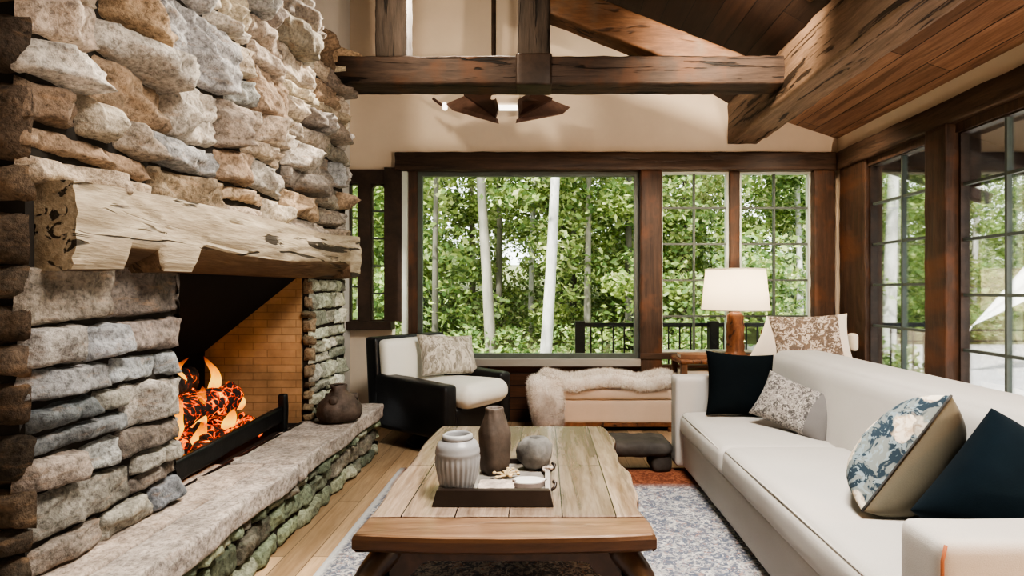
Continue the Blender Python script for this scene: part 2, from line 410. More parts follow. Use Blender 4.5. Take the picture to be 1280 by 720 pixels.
# ------------------------------------------------------------------ stones
def stones(mb, org, ua, va, na, W, H, seed, ch=(.08, .22), asp=(1.2, 3.0), gap=.011, prot=(.03, .07), res=.017, pal=None, warp=.018, split=.35, facet=.28, area=0, hmin=.13, rough_=1.0, round_=(.06, .3), edge=.011):
    rnd = random.Random(seed); ua, va, na = Vector(ua), Vector(va), Vector(na); org = Vector(org)
    cells = []; v = 0
    def cut(u, v, w, h, d=0):
        a = w / h; big = w * h > area * rnd.choice((.35, .6, 1, 1.5, 2.2)) or w > 1.0 or h > .42
        if d > 9 or h < hmin or (h < hmin * 1.5 and a < 1.7) or w < hmin or (not big and .75 < a < 3.6): cells.append((u, v, w, h)); return
        if (a > 2.6 * rnd.uniform(.75, 1.4)) or h < hmin * 1.5:
            t = rnd.uniform(.3, .7) * w; cut(u, v, t, h, d + 1); cut(u + t, v, w - t, h, d + 1)
        else:
            t = rnd.uniform(.28, .72) * h; cut(u, v, w, t, d + 1); cut(u, v + t, w, h - t, d + 1)
    if area: cut(0, 0, W, H); v = H
    while v < H - .02:
        c = rnd.uniform(*ch)
        if H - (v + c) < ch[0] * .75: c = H - v
        u = 0
        while u < W - .015:
            w = max(.07, min(.72, c * rnd.uniform(*asp)))
            if W - (u + w) < .09: w = W - u
            if c > .15 and rnd.random() < split:
                t = rnd.uniform(.35, .65) * c
                parts = [(v, t), (v + t, c - t)]
            else: parts = [(v, c)]
            for (vv, cc) in parts:
                if w > .26 and rnd.random() < .35 and len(parts) > 1:
                    q = w * rnd.uniform(.35, .65); cells += [(u, vv, q, cc), (u + q, vv, w - q, cc)]
                else: cells.append((u, vv, w, cc))
            u += w
        v += c
    for (u0, v0, w, hgt) in cells:
        nx = max(6, int(w / res)); ny = max(5, int(hgt / res))
        g = gap * rnd.uniform(.2, 1.2); hw, hh = w / 2 - g, hgt / 2 - g
        if hw < .015 or hh < .012: continue
        cu, cv = u0 + w / 2, v0 + hgt / 2
        rr = min(hw, hh) * rnd.uniform(*round_)
        sk = [(rnd.uniform(-1, 1) * min(.024, hw * .16), rnd.uniform(-1, 1) * min(.018, hh * .20)) for _ in range(4)]
        p0 = rnd.uniform(*prot)
        pl = [(rnd.gauss(0, facet), rnd.gauss(0, facet) - .05, p0 * rnd.uniform(.85, 1.25)) for _ in range(4)]
        base = np.array(rnd.choice(pal)); base = base * rnd.choice((.6, .8, .95, 1.0, 1.1, 1.15)) * rnd.uniform(.88, 1.1) * np.array([1, rnd.uniform(.98, 1.02), rnd.uniform(.95, 1.02)])
        so = Vector((rnd.uniform(0, 50), rnd.uniform(0, 50), 0)); V = []
        for i in range(nx + 1):
            s = -1 + 2 * i / nx
            for j in range(ny + 1):
                t = -1 + 2 * j / ny
                x, y = s * hw, t * hh
                qx = max(-(hw - rr), min(hw - rr, x)); qy = max(-(hh - rr), min(hh - rr, y))
                dx, dy = x - qx, y - qy; dl = math.hypot(dx, dy)
                if dl > rr: x, y = qx + dx * rr / dl, qy + dy * rr / dl
                a, b = (s + 1) / 2, (t + 1) / 2
                x += sk[0][0] * (1 - a) * (1 - b) + sk[1][0] * a * (1 - b) + sk[2][0] * (1 - a) * b + sk[3][0] * a * b
                y += sk[0][1] * (1 - a) * (1 - b) + sk[1][1] * a * (1 - b) + sk[2][1] * (1 - a) * b + sk[3][1] * a * b
                pos = Vector((cu + x, cv + y, 0)) + so
                x += .007 * noise.noise(pos * 22); y += .007 * noise.noise(pos * 22 + Vector((9, 0, 0)))
                e = min(1 - abs(s), 1 - abs(t)) ; ed = min((1 - abs(s)) * hw, (1 - abs(t)) * hh)
                f = min(1, ed / edge); prof = f * (2 - f)
                hgt_ = p0 * 1.15
                for (aa, bb, cc) in pl: hgt_ = min(hgt_, cc + aa * x + bb * y)
                hgt_ = max(.3 * p0, hgt_)
                rg = .012 - abs(noise.noise(pos * 11 + Vector((5, 5, 5)))) * .035
                lay = rg + noise.noise(Vector((pos.x * 4, pos.y * 26, seed))) * .010 + noise.noise(Vector((pos.x * 3 + pos.y * 7, pos.y * 5 - pos.x * 4, 3))) * .012
                d = hgt_ * prof + (.011 * fbm(pos, 9, 3) + .004 * noise.noise(pos * 55) + lay * rough_) * prof
                d = max(d, .010 * prof)
                if i in (0, nx) or j in (0, ny): d = -.015
                cx, cy = cu + x, cv + y
                wx = warp * noise.noise(Vector((cu + x, cv + y, seed)) * 2.1); wy = warp * 1.3 * noise.noise(Vector((cu + x, cv + y, seed + 40)) * 1.7)
                V.append(org + ua * max(-.01, min(W + .01, cx + wx)) + va * (cy + wy) + na * d)
        flip = ua.cross(va).dot(na) < 0
        mb.add([tuple(q) for q in V], grid_faces(nx + 1, ny + 1, 0, flip), base)

# ------------------------------------------------------------------ camera (eye 1.25 m above the floor, level)
cam = bpy.data.cameras.new('camera'); cam.sensor_width = 36; cam.lens = 20.25
cam.shift_x = -40 / 1280; cam.shift_y = 2 / 1280; cam.clip_end = 300; cam.clip_start = .02
co = bpy.data.objects.new('camera', cam); COL.objects.link(co); co.location = (0, 0, 1.25); co.rotation_euler = (PI / 2, 0, 0); SC.camera = co

XL, XR, YB, YF = -1.85, 2.80, 5.50, -2.6      # left wall, right wall, back wall, wall behind the camera
# ------------------------------------------------------------------ room shell
struct('floor', MB().box(XL - .1, XR + .1, YF, YB + .1, -.12, 0), M['floor'])
b = MB()
b.box(XL - .1, -1.45, YB, YB + .12, 0, .885); b.box(-1.45, XR + .1, YB, YB + .12, 0, .52)
b.box(XL - .1, -1.40, YB, YB + .12, 2.38, 2.53); b.box(XL - .1, XR + .1, YB, YB + .12, 2.53, 4.95); b.box(2.74, XR + .1, YB, YB + .12, .52, 2.53)
struct('wall_back', b, M['plaster'])
b = MB()
b.box(XR, XR + .12, YF, YB, 2.54, 2.80); b.box(XR, XR + .12, YF, YB, 0, .10); b.box(XR, XR + .12, YF, .45, .1, 2.54); b.box(XR, XR + .12, 5.43, YB, .1, 2.54)
struct('wall_right', b, M['plaster'])
b = MB()
b.box(XL - .1, XL, 4.47, YB, 0, 4.9); b.box(XL - .1, XL, YF, 1.70, 0, 4.9); b.box(XL - .1, XL, 1.70, 4.47, 3.06, 4.9); b.box(-2.45, -2.37, 1.70, 4.47, 0, 3.06)
b.box(-2.45, XL, 1.62, 1.70, 0, 3.06); b.box(-2.45, XL, 4.47, 4.55, 0, 3.06)
struct('wall_left', b, M['plaster_grey'])
struct('wall_rear', MB().box(XL - .1, XR + .1, YF - .1, YF, 0, 4.95), M['plaster'])
def slope(x0, z0, x1, z1, th=.06):
    V = []
    for y in (YF, YB + .02):
        V += [(x0, y, z0), (x1, y, z1), (x1, y, z1 + th), (x0, y, z0 + th)]
    return V, [(0, 1, 5, 4), (1, 2, 6, 5), (2, 3, 7, 6), (3, 0, 4, 7), (0, 3, 2, 1), (4, 5, 6, 7)]
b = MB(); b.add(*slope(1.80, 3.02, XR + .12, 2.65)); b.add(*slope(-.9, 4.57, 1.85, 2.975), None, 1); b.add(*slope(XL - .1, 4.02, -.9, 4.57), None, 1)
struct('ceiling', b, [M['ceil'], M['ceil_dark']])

# timber casings round the openings
struct('trim_1', MB().add(*beam((-1.40, 5.45, 2.455), (2.75, 5.45, 2.455), .13, .17, seed=3)), M['trim_redx'], None, True)
b = MB().box(XL, -1.40, 5.44, 5.52, 2.255, 2.385).box(-1.76, -1.645, 5.44, 5.53, .95, 2.26).box(-1.505, -1.29, 5.42, 5.53, .95, 2.40).box(XL, -1.43, 5.38, 5.53, .875, .95)
struct('trim_2', b, M['trim_dark'])
b = MB().box(-1.285, -1.20, 5.45, 5.54, .60, 2.37)
struct('trim_3', b, M['trim_red'])
struct('trim_4', MB().box(-1.335, -1.285, 5.405, 5.50, .55, 2.36), M['pale_frame'])  # pale strip: light reflecting off the casing, put into the colour
b = MB().add(*beam((1.005, 5.455, .45), (1.005, 5.455, 2.375), .205, .13, up=(0, 1, 0), seed=5, nl=40))
b.add(*beam((1.806, 5.49, .64), (1.806, 5.49, 2.375), .098, .09, up=(0, 1, 0), seed=6, nl=40, rough=.002)).add(*beam((2.635, 5.46, .45), (2.635, 5.46, 2.375), .20, .12, up=(0, 1, 0), seed=7, nl=40))
struct('trim_5', b, M['trim_red'], None, True)
struct('trim_10', MB().box(-1.42, .90, 5.36, 5.53, .535, .60), M['sill'])
struct('trim_6', MB().box(.90, 2.74, 5.38, 5.53, .60, .655), M['trim_redx'])
struct('trim_7', MB().box(-1.42, 2.74, 5.455, 5.53, 0, .535), M['wainscot'])
# right wall timbers
struct('trim_8', MB().add(*beam((2.80, YF, 2.455), (2.80, 5.39, 2.455), .14, .17, seed=9, nl=90)), M['trim_redy'], None, True)
b = MB()
for (y0, y1, x) in ((4.95, 5.38, 2.765), (3.89, 4.11, 2.72), (2.02, 2.28, 2.72), (.40, .56, 2.72)):
    b.add(*beam((x + .07, (y0 + y1) / 2, .02), (x + .07, (y0 + y1) / 2, 2.375), y1 - y0, .16, up=(1, 0, 0), seed=y0, nl=40))
b.box(2.78, 2.90, .5, 5.4, 2.31, 2.38); b.box(2.78, 2.90, 4.1, 5.0, .1, .30)
struct('trim_9', b, M['trim_red'], None, False)
struct('baseboard_left', MB().box(XL, XL + .02, 4.48, YB, 0, .12), M['trim_dark'])

def window(name, axis, a0, a1, z0, z1, d, cols, rows, fw=.022, bars=.014, arched=False, mat='muntin', label=None, frame='pale_frame'):
    """axis 'x': pane in the plane y=d; axis 'y': pane in the plane x=d"""
    def bx(mb, p0, p1, q0, q1, t0, t1):
        return mb.box(p0, p1, d + t0, d + t1, q0, q1) if axis == 'x' else mb.box(d + t0, d + t1, p0, p1, q0, q1)
    w = empty(name, ((a0 + a1) / 2, d, z0) if axis == 'x' else (d, (a0 + a1) / 2, z0), label, None, None, 'structure')
    f = MB()
    for (p0, p1, q0, q1) in ((a0, a0 + fw, z0, z1), (a1 - fw, a1, z0, z1), (a0 + fw, a1 - fw, z0, z0 + fw), (a0 + fw, a1 - fw, z1 - fw, z1)): bx(f, p0, p1, q0, q1, -.03, .03)
    if arched:
        am = (a0 + a1) / 2; hw = (a1 - a0) / 2 - fw; n = 10
        for i in range(n):
            t0, t1 = PI * i / n, PI * (i + 1) / n
            V = []
            for dd in (-.03, .03):
                for t in (t0, t1):
                    V += [(am + hw * math.cos(t), d + dd, z1 - fw - .05 + .05 * math.sin(t)), (am + hw * math.cos(t), d + dd, z1 - fw)]
            f.add(V, [(0, 1, 3, 2), (4, 6, 7, 5), (0, 2, 6, 4), (1, 5, 7, 3)])
    f.build('window_frame', M[frame], w)
    g = MB()
    for i in range(1, cols):
        x = a0 + (a1 - a0) * i / cols; bx(g, x - bars / 2, x + bars / 2, z0 + fw, z1 - fw, -.016, .016)
    for j in range(1, rows):
        z = z0 + (z1 - z0) * j / rows; bx(g, a0 + fw, a1 - fw, z - bars / 2, z + bars / 2, -.014, .014)
    if cols * rows > 1: g.build('muntin_bars', M[mat], w)
    bx(MB(), a0 + fw / 2, a1 - fw / 2, z0 + fw / 2, z1 - fw / 2, -.003, .003).build('pane', M['glass'], w)
    return w
window('window_1', 'x', -1.85, -1.755, .95, 2.26, 5.50, 1, 4, .012, .016, frame='trim_dark')
window('window_2', 'x', -1.65, -1.50, .95, 2.26, 5.50, 1, 5, .014, .016, True, frame='trim_dark')
window('window_3', 'x', -1.205, .905, .595, 2.375, 5.51, 1, 1, .045, frame='muntin')
window('window_4', 'x', 1.105, 1.76, .65, 2.375, 5.51, 2, 5, .024, .019)
window('window_5', 'x', 1.855, 2.54, .65, 2.375, 5.51, 2, 5, .024, .019)
window('window_6', 'y', 4.10, 4.96, .25, 2.33, 2.83, 2, 6, .024, .019, frame='trim_dark')
window('door_1', 'y', 3.12, 3.90, .10, 2.33, 2.83, 2, 6, .03, .019, frame='trim_dark')
window('door_2', 'y', 2.27, 3.12, .10, 2.33, 2.83, 2, 6, .03, .019, frame='trim_dark')
window('window_7', 'y', .55, 2.03, .25, 2.33, 2.83, 4, 6, .03, .02, frame='trim_dark')

# ------------------------------------------------------------------ timber roof
tr = empty('roof_truss', (.2, 4.30, 2.74), 'dark hewn timber roof truss with posts standing on its cross beam', 'truss')
tr['kind'] = 'thing'
MB().add(*beam((-1.56, 4.325, 2.855), (1.80, 4.325, 2.855), .25, .205, seed=1, rough=.007)).build('tie_beam', M['beam_x'], tr, True)
MB().add(*beam((-.075, 4.32, 2.95), (-.075, 4.32, 4.1), .235, .19, up=(0, 1, 0), seed=2, nl=40, rough=.007)).build('king_post', M['beam_z'], tr, True)
MB().add(*beam((-.075, 4.31, 2.742), (-.075, 4.31, 2.975), .265, .245, up=(0, 1, 0), seed=12, nl=16, rough=.004)).build('bracket', M['trim_dark'], tr, True)
MB().add(*beam((-1.125, 4.32, 2.95), (-1.125, 4.32, 4.2), .235, .2, up=(0, 1, 0), seed=4, nl=40, rough=.007)).build('side_post', M['beam_z'], tr, True)
MB().add(*beam((-.10, 4.34, 3.47), (1.45, 4.34, 2.865), .2, .235, seed=8, nl=50, rough=.006)).build('rafter', M['rafter'], tr, True)
pb = MB().add(*beam((1.89, YF, 2.83), (1.89, 5.50, 2.83), .28, .39, seed=11, rough=.009, nl=140)).build('ceiling_beam', M['beam_y'], None, True)
tag(pb, 'long hewn brown ceiling beam running from overhead to the window wall', 'beam', None, 'thing')
rr_ = MB().add(*beam((.55, 3.55, 3.85), (1.74, 3.55, 3.14), .18, .2, seed=14, nl=40)).build('rafter', M['rafter'], None, True)
tag(rr_, 'short reddish rafter meeting the long ceiling beam near the top edge', 'rafter', None, 'thing')

# downlight in the right slope
dl = empty('recessed_downlight', (2.27, 4.66, 2.86), 'small bright recessed light in the plank ceiling beside the beam', 'light')
mt = Matrix.Rotation(.31, 4, 'Y')
V, F = lathe((0, 0, 0), [(.048, .01), (.048, -.012), (.036, -.014), (.034, .006)], 20)
MB().add([tuple(mt @ Vector(v) + Vector((2.27, 4.66, 2.853))) for v in V], F).build('trim_ring', M['brass'], dl)
V, F = lathe((0, 0, 0), [(.034, -.013), (.02, -.017), (.002, -.018)], 20)
MB().add([tuple(mt @ Vector(v) + Vector((2.27, 4.66, 2.853))) for v in V], F).build('bulb', M['bulb'], dl)

# ceiling fan with two folded troughs for blades
fn = empty('ceiling_fan', (-.32, 4.90, 2.75), 'dark wooden ceiling fan hanging in front of the wall above the wide window', 'fan')
def q(px, py, Y): return ((px - 680) * Y / 720, Y, 1.25 + (362 - py) * Y / 720)
MB().add(*soft((-.322, 4.9, 2.843), (.13, .07, .05), .03, (10, 6, 6))).build('motor_housing', M['plaster'], fn, True)
MB().add(*soft((-.322, 4.87, 2.787), (.10, .06, .007), .01, (8, 6, 4))).build('light_panel', M['bulb'], fn, True)
MB().add(*tube([(-.43, 4.93, 2.87), (-.43, 4.93, 4.29)], .02)).build('downrod', M['trim_dark'], fn)
def solid(pts, th, mb):
    P_ = [Vector(p) for p in pts]; nrm = (P_[1] - P_[0]).cross(P_[2] - P_[0]).normalized() * th
    n = len(P_); V = [tuple(p) for p in P_] + [tuple(p + nrm) for p in P_]
    F = [tuple(range(n)), tuple(range(2 * n - 1, n - 1, -1))] + [(i, i + n, (i + 1) % n + n, (i + 1) % n) for i in range(n)]
    mb.add(V, F)
for sgn, pts in ((1, dict(a=[(580, 120, 5.05), (618, 117, 4.98), (624, 137, 4.66), (620, 148, 4.58)], b=[(580, 120, 5.05), (620, 148, 4.58), (621, 154, 4.56), (566, 138, 5.0), (557, 130, 5.1)], c=(551, 133, 5.12))),
                 (-1, dict(a=[(690, 125, 5.05), (664, 117, 4.98), (647, 127, 4.66), (648, 148, 4.58)], b=[(690, 125, 5.05), (648, 148, 4.58), (647, 153, 4.56), (704, 142, 5.0), (713, 134, 5.1), (700, 129, 5.1)], c=None))):
    o = MB(); solid([q(*p) for p in pts['a']], -.02 * sgn, o); bl = o.build('blade', M['fan'], fn)
    o = MB(); solid([q(*p) for p in pts['b']], .02 * sgn, o); o.build('blade_lip', M['fan_edge'], bl)
V, F = soft(q(556, 133, 5.12), (.022, .03, .032), .02, (6, 6, 6)); MB().add(V, F).build('lamp_bulb', M['bulb'], fn, True)
MB().add(*tube([q(553, 132, 5.14), q(541, 123, 5.14)], .012)).build('lamp_bracket', M['fan'], fn)

# ------------------------------------------------------------------ fireplace
WARM = [(.47, .385, .30), (.53, .45, .365), (.38, .325, .28), (.49, .415, .34), (.43, .385, .34), (.36, .26, .18), (.45, .34, .24), (.36, .355, .35), (.58, .52, .44), (.50, .46, .41), (.40, .33, .27), (.54, .47, .38)]
GREY = [(.30, .30, .31), (.35, .35, .35), (.25, .27, .29), (.32, .30, .275), (.27, .23, .20), (.37, .365, .35), (.28, .29, .31)]
BROWN_SHADE = [(.13, .088, .058), (.10, .075, .055), (.155, .11, .078)]  # unlit near side of the chimney, shade painted into the stones
PALE = [(.56, .56, .46), (.50, .52, .42), (.60, .59, .50), (.44, .46, .37)]  # greenish cast partly reflected greenery, put into the colour
GREEN = [(.28, .33, .23), (.33, .36, .27), (.24, .28, .20), (.36, .37, .29), (.27, .25, .20)]  # moss green, with reflected greenery painted in
fp = empty('stone_fireplace', (-1.55, 3.0, 0), 'tall rough fieldstone fireplace with timber mantel and raised hearth', 'fireplace')
FX = -1.55
b = MB(); b.box(-1.84, FX, 1.72, 2.40, .28, 1.36); b.box(-1.84, FX, 3.84, 4.42, .28, 1.36); b.box(-1.84, FX, 1.72, 4.42, 1.36, 3.05)
b.build('masonry_core', M['mortar'], fp)
b = MB(); stones(b, (FX, 1.70, 1.55), (0, 1, 0), (0, 0, 1), (1, 0, 0), 2.75, 1.51, 17, prot=(.05, .15), res=.0145, pal=WARM, warp=.034, facet=.68, gap=.004, area=.085, rough_=1.6)
stones(b, (FX - .30, 1.70, 1.325), (1, 0, 0), (0, 0, 1), (0, -1, 0), .33, 1.72, 12, ch=(.12, .26), asp=(1, 2), prot=(.02, .05), res=.03, pal=BROWN_SHADE)
stones(b, (FX + .02, 4.43, 1.55), (-1, 0, 0), (0, 0, 1), (0, 1, 0), .32, 1.5, 13, ch=(.10, .24), asp=(1, 2), prot=(.02, .05), res=.03, pal=WARM)
cb = b.build('chimney_breast', M['stone'], fp, True)
b = MB(); stones(b, (FX, 1.70, .375), (0, 1, 0), (0, 0, 1), (1, 0, 0), .72, .95, 21, ch=(.095, .165), asp=(1.3, 3.4), prot=(.035, .06), res=.0125, pal=GREY, warp=.014, split=.12, facet=.2, gap=.002, rough_=.7)
stones(b, (FX - .30, 1.70, .375), (1, 0, 0), (0, 0, 1), (0, -1, 0), .33, .95, 22, ch=(.10, .17), asp=(1.2, 2.2), prot=(.02, .05), res=.02, pal=BROWN_SHADE, warp=.01)
stones(b, (FX + .03, 2.415, .375), (-1, 0, 0), (0, 0, 1), (0, 1, 0), .12, .95, 24, ch=(.10, .16), asp=(1, 1.5), prot=(.01, .02), res=.03, pal=GREY)
b.build('pier', M['stone'], fp, True)
b = MB(); stones(b, (FX, 3.83, .375), (0, 1, 0), (0, 0, 1), (1, 0, 0), .62, .95, 33, prot=(.015, .05), res=.0115, pal=PALE, warp=.014, facet=.35, gap=.005, area=.017, hmin=.085)
stones(b, (FX - .06, 3.83, .375), (1, 0, 0), (0, 0, 1), (0, -1, 0), .09, .95, 32, ch=(.055, .115), asp=(1, 1.6), prot=(.008, .02), res=.02, pal=[(.26, .2, .13)], warp=.01)
stones(b, (FX + .02, 4.43, .375), (-1, 0, 0), (0, 0, 1), (0, 1, 0), .32, .95, 33, ch=(.07, .13), asp=(1, 2), prot=(.015, .04), res=.03, pal=PALE)
b.build('pier', M['stone_green'], fp, True)
# firebox
b = MB().box(-2.34, FX - .06, 3.82, 3.86, .30, 1.34); b.build('firebox_side', M['brick'], fp)
b = MB().box(-2.34, FX - .1, 2.30, 2.36, .30, 1.34); b.box(-2.34, FX, 2.36, 3.82, .30, .365)
b.add([(-2.25, 2.36, .36), (-2.25, 3.82, .36), (-2.25, 3.82, .84), (-2.25, 2.36, .84), (-1.60, 3.82, 1.36), (-1.60, 2.36, 1.36), (-2.34, 2.36, .36), (-2.34, 3.82, .36), (-2.34, 3.82, 1.40), (-2.34, 2.36, 1.40)],
      [(0, 1, 2, 3), (3, 2, 4, 5), (6, 9, 8, 7), (9, 5, 4, 8)])
b.build('firebox_lining', M['soot'], fp)
# hearth
def slab(y0, y1, x0, x1, seed, shade):
    b = MB(); V, F = soft(((x0 + x1) / 2, (y0 + y1) / 2, .325), ((x1 - x0) / 2, (y1 - y0) / 2, .05), .012, (26, max(20, int((y1 - y0) * 50)), 6), rough=.005, rs=12, seed=seed)
    V[:, 0] += np.where(V[:, 0] > -1.3, .010 * np.sin(V[:, 1] * 9 + seed) + np.array([.010 * noise.noise(Vector((0, v[1] * 18, v[2] * 22 + seed))) for v in V]), 0)
    b.add(V, F, shade); b.build('hearth_slab', M['slab'], fp, True)
slab(2.91, 4.44, -1.62, -1.235, 1, (.45, .395, .35)); slab(1.30, 2.90, -1.40, -1.235, 2, (.42, .37, .335)); slab(1.30, 2.90, -1.66, -1.407, 3, (.43, .36, .31))
b = MB(); stones(b, (-1.285, 1.32, .0), (0, 1, 0), (0, 0, 1), (1, 0, 0), 3.08, .275, 41, ch=(.07, .14), asp=(1.2, 3), prot=(.015, .04), res=.014, pal=GREEN, warp=.012, split=.3, facet=.3, gap=.006)
stones(b, (-1.26, 4.385, .0), (-1, 0, 0), (0, 0, 1), (0, 1, 0), .3, .275, 42, ch=(.07, .13), asp=(1.2, 3), prot=(.01, .02), res=.03, pal=GREEN)
b.build('hearth_base', M['stone_green'], fp, True)
MB().box(-1.66, -1.29, 1.34, 4.37, 0, .275).build('hearth_core', M['mortar'], fp)
# mantel: hewn beam, notched and arched below, with a returned far end
ys = np.linspace(1.75, 4.30, 150); prof = []
def lerp(y, pts):
    for (a, va), (b_, vb) in zip(pts, pts[1:]):
        if y <= b_: return va + (vb - va) * max(0, (y - a) / (b_ - a))
    return pts[-1][1]
BOT = [(1.64, 1.305), (1.96, 1.312), (1.97, 1.385), (2.12, 1.39), (2.13, 1.312), (2.30, 1.315), (2.33, 1.37), (2.37, 1.425), (2.45, 1.42), (2.65, 1.40), (3.2, 1.40), (3.7, 1.43), (4.0, 1.435), (4.10, 1.42), (4.115, 1.335), (4.3, 1.345)]
TOP = [(1.64, 1.575), (2.2, 1.60), (3.0, 1.605), (3.6, 1.60), (4.3, 1.64)]
FRONT = [(1.75, -1.43), (2.2, -1.405), (2.8, -1.38), (3.4, -1.37), (4.3, -1.375)]
NF = 14; V = []
for y in ys:
    zb, zt, xf = lerp(y, BOT), lerp(y, TOP), lerp(y, FRONT); back = min(zb, 1.325)
    ring = [(-1.64, zt - .01), (-1.64, back), ((-1.64 + xf) / 2 - .02, back), (xf - .035, back + (zb - back) * .7), (xf - .006, zb + .004)]
    for i in range(1, NF + 1):
        t = i / NF; ring.append((xf + .012 * math.sin(t * PI), zb + (zt - zb) * t))
    ring += [(xf - .02, zt + .004), (-1.5, zt + .002)]
    for (x, z) in ring:
        nse = fbm((x, y * 1.3, z * 3), 3.5, 3)
        k = 1 if x > -1.6 else 0
        crack = max(0, .12 - abs(noise.noise(Vector((0, y * 1.6, z * 9 + 4))))) * .09 if x > xf - .004 else 0
        V.append((x + k * (.012 * nse - crack), y + .012 * noise.noise(Vector((x * 9, z * 9, y))) * (1 if y in (ys[0], ys[-1]) else 0), z + k * .006 * noise.noise(Vector((x * 8, y * 3, z)))))
nr = len(ring); F = grid_faces(len(ys), nr)
F = [tuple(reversed(f)) for f in F]
for i in range(len(ys) - 1): F.append((i * nr, (i + 1) * nr, (i + 1) * nr + nr - 1, i * nr + nr - 1))
F.append(tuple(range(nr))); F.append(tuple((len(ys) - 1) * nr + k for k in range(nr - 1, -1, -1)))
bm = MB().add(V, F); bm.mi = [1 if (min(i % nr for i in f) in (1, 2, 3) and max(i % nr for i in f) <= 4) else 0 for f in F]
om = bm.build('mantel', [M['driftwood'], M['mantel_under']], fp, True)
mm = om.data; bmx = bmesh.new(); bmx.from_mesh(mm); bmesh.ops.recalc_face_normals(bmx, faces=bmx.faces); bmx.to_mesh(mm); bmx.free()
try: mm.set_sharp_from_angle(angle=R(38))
except Exception: pass

# fire: grate rail, logs, embers, flames
gr = empty('fire_grate', (-1.66, 3.0, .365), 'black iron fender rail lying along the front of the fire', 'fire grate')
MB().add(*beam((-1.64, 2.40, .435), (-1.64, 3.60, .475), .035, .10, rough=.003, nl=40)).build('rail', M['black'], gr, True)
MB().add(*beam((-1.63, 3.60, .365), (-1.63, 3.60, .60), .05, .05, up=(0, 1, 0), rough=.003, nl=16)).build('post', M['black'], gr, True)
MB().box(-1.605, -1.585, 2.40, 3.80, .364, .378).build('floor_bar', M['black'], gr)
def log(name, p0, p1, r, mat, label, seed):
    P_ = [Vector(p0).lerp(Vector(p1), i / 24) for i in range(25)]
    V, F = tube(P_, [r * (1 if 0 < i < 24 else .88) for i in range(25)], 18)
    V = [tuple(Vector(v) + Vector((fbm(Vector(v) + Vector((seed, 0, 0)), 11, 3), fbm(v, 12, 3), fbm(Vector(v) + Vector((0, seed, 0)), 11, 3))) * .022) for v in V]
    o = MB().add(V, F).build(name, M[mat], None, True); return tag(o, label, 'log', 'logs in the fire')
log('burning_log', (-1.98, 2.50, .56), (-1.90, 3.50, .60), .085, 'ember', 'thick red glowing log lowest at the front of the fire', 1)
log('burning_log', (-2.12, 2.45, .60), (-2.08, 3.40, .62), .08, 'ember', 'glowing log lying behind the front log in the fire', 2)
log('burning_log', (-1.93, 2.75, .73), (-2.10, 3.40, .72), .07, 'charlog', 'charred black log resting on top of the fire', 3)
rnd = random.Random(5); b = MB()
for i in range(170):
    y = rnd.uniform(2.45, 3.50); x = rnd.uniform(-2.2, -1.72); z = .372 + rnd.uniform(0, .16) * (1 - abs(x + 1.95) / .34)
    s = rnd.uniform(.018, .045); V, F = soft((x, y, z + s * .5), (s, s * 1.2, s * .8), s * .5, (3, 3, 3), rough=s * .3, rs=20, seed=i, mat=Matrix.Rotation(rnd.uniform(0, 3), 4, (rnd.random(), rnd.random(), 1)))
    b.add(V, F)
tag(b.build('embers', M['ember'], None, True), 'bed of red glowing embers heaped under the fire logs', 'embers', None, 'stuff')
fl = empty('fire_flames', (-1.95, 3.0, .55), 'yellow and orange flames licking up around the burning logs', 'flame')
fl['kind'] = 'thing'
for i, (x, y, z, hgt, w) in enumerate(((-1.97, 3.42, .64, .25, .045), (-1.86, 3.50, .55, .16, .05), (-1.90, 2.72, .56, .40, .075), (-2.02, 2.92, .55, .30, .085), (-1.93, 2.60, .52, .36, .08), (-1.86, 2.88, .52, .24, .08), (-2.10, 3.10, .66, .2, .05), (-1.80, 2.66, .45, .25, .06), (-2.0, 3.18, .74, .16, .04), (-1.88, 3.12, .50, .26, .07), (-2.02, 2.62, .60, .42, .08), (-1.82, 3.05, .42, .18, .06), (-1.84, 3.35, .46, .15, .05))):
    n = 14; pr = []
    for k in range(n + 1):
        t = k / n; pr.append(w * (math.sin(min(1, t * 2.2 + .25) * PI / 2) * (1 - t) ** .75 + .002))
    path = [(x + .03 * math.sin(t * 5 + i) * t, y + .05 * math.sin(t * 4 + 2 * i) * t, z - .03 + hgt * t) for t in [k / n for k in range(n + 1)]]
    V, F = tube(path, pr, 12, True, .55); MB().add(V, F).build('flame_tongue', M['flame'], fl, True)

# urn on the hearth
ur = MB(); V, F = lathe((-1.36, 3.82, .378), [(.075, 0), (.115, .015), (.135, .05), (.138, .09), (.12, .13), (.085, .165), (.055, .19), (.048, .215), (.056, .235), (.05, .245), (.03, .24)], 48)
V = [tuple(Vector(v) + (Vector(v) - Vector((-1.36, 3.82, v[2]))).normalized() * .022 * fbm(v, 24, 3)) for v in V]
F2 = F[:]; ur.add(V, F2)
for k in range(3):
    a = 2.1 * k + .5; cx, cy = -1.36 + .095 * math.cos(a), 3.82 + .095 * math.sin(a)
    V, F = soft((cx, cy, .53), (.028, .028, .026), .02, (5, 5, 5), rough=.006, rs=30); ur.add(V, F)
tag(ur.build('stone_urn', M['urn'], None, True), 'squat knobbly brown urn standing on the hearth end', 'urn')

# ------------------------------------------------------------------ rug
V, F = soft((.55, 2.45, .008), (1.55, 1.55, .008), .006, (20, 20, 2)); o = MB().add(V, F).build('area_rug', M['rug'], None, True)
o.location.z = 0.0; o.data.transform(Matrix.Identity(4)); tag(o, 'faded grey oriental rug under the coffee table', 'rug')
# the rug's origin sits at its own centre on the floor

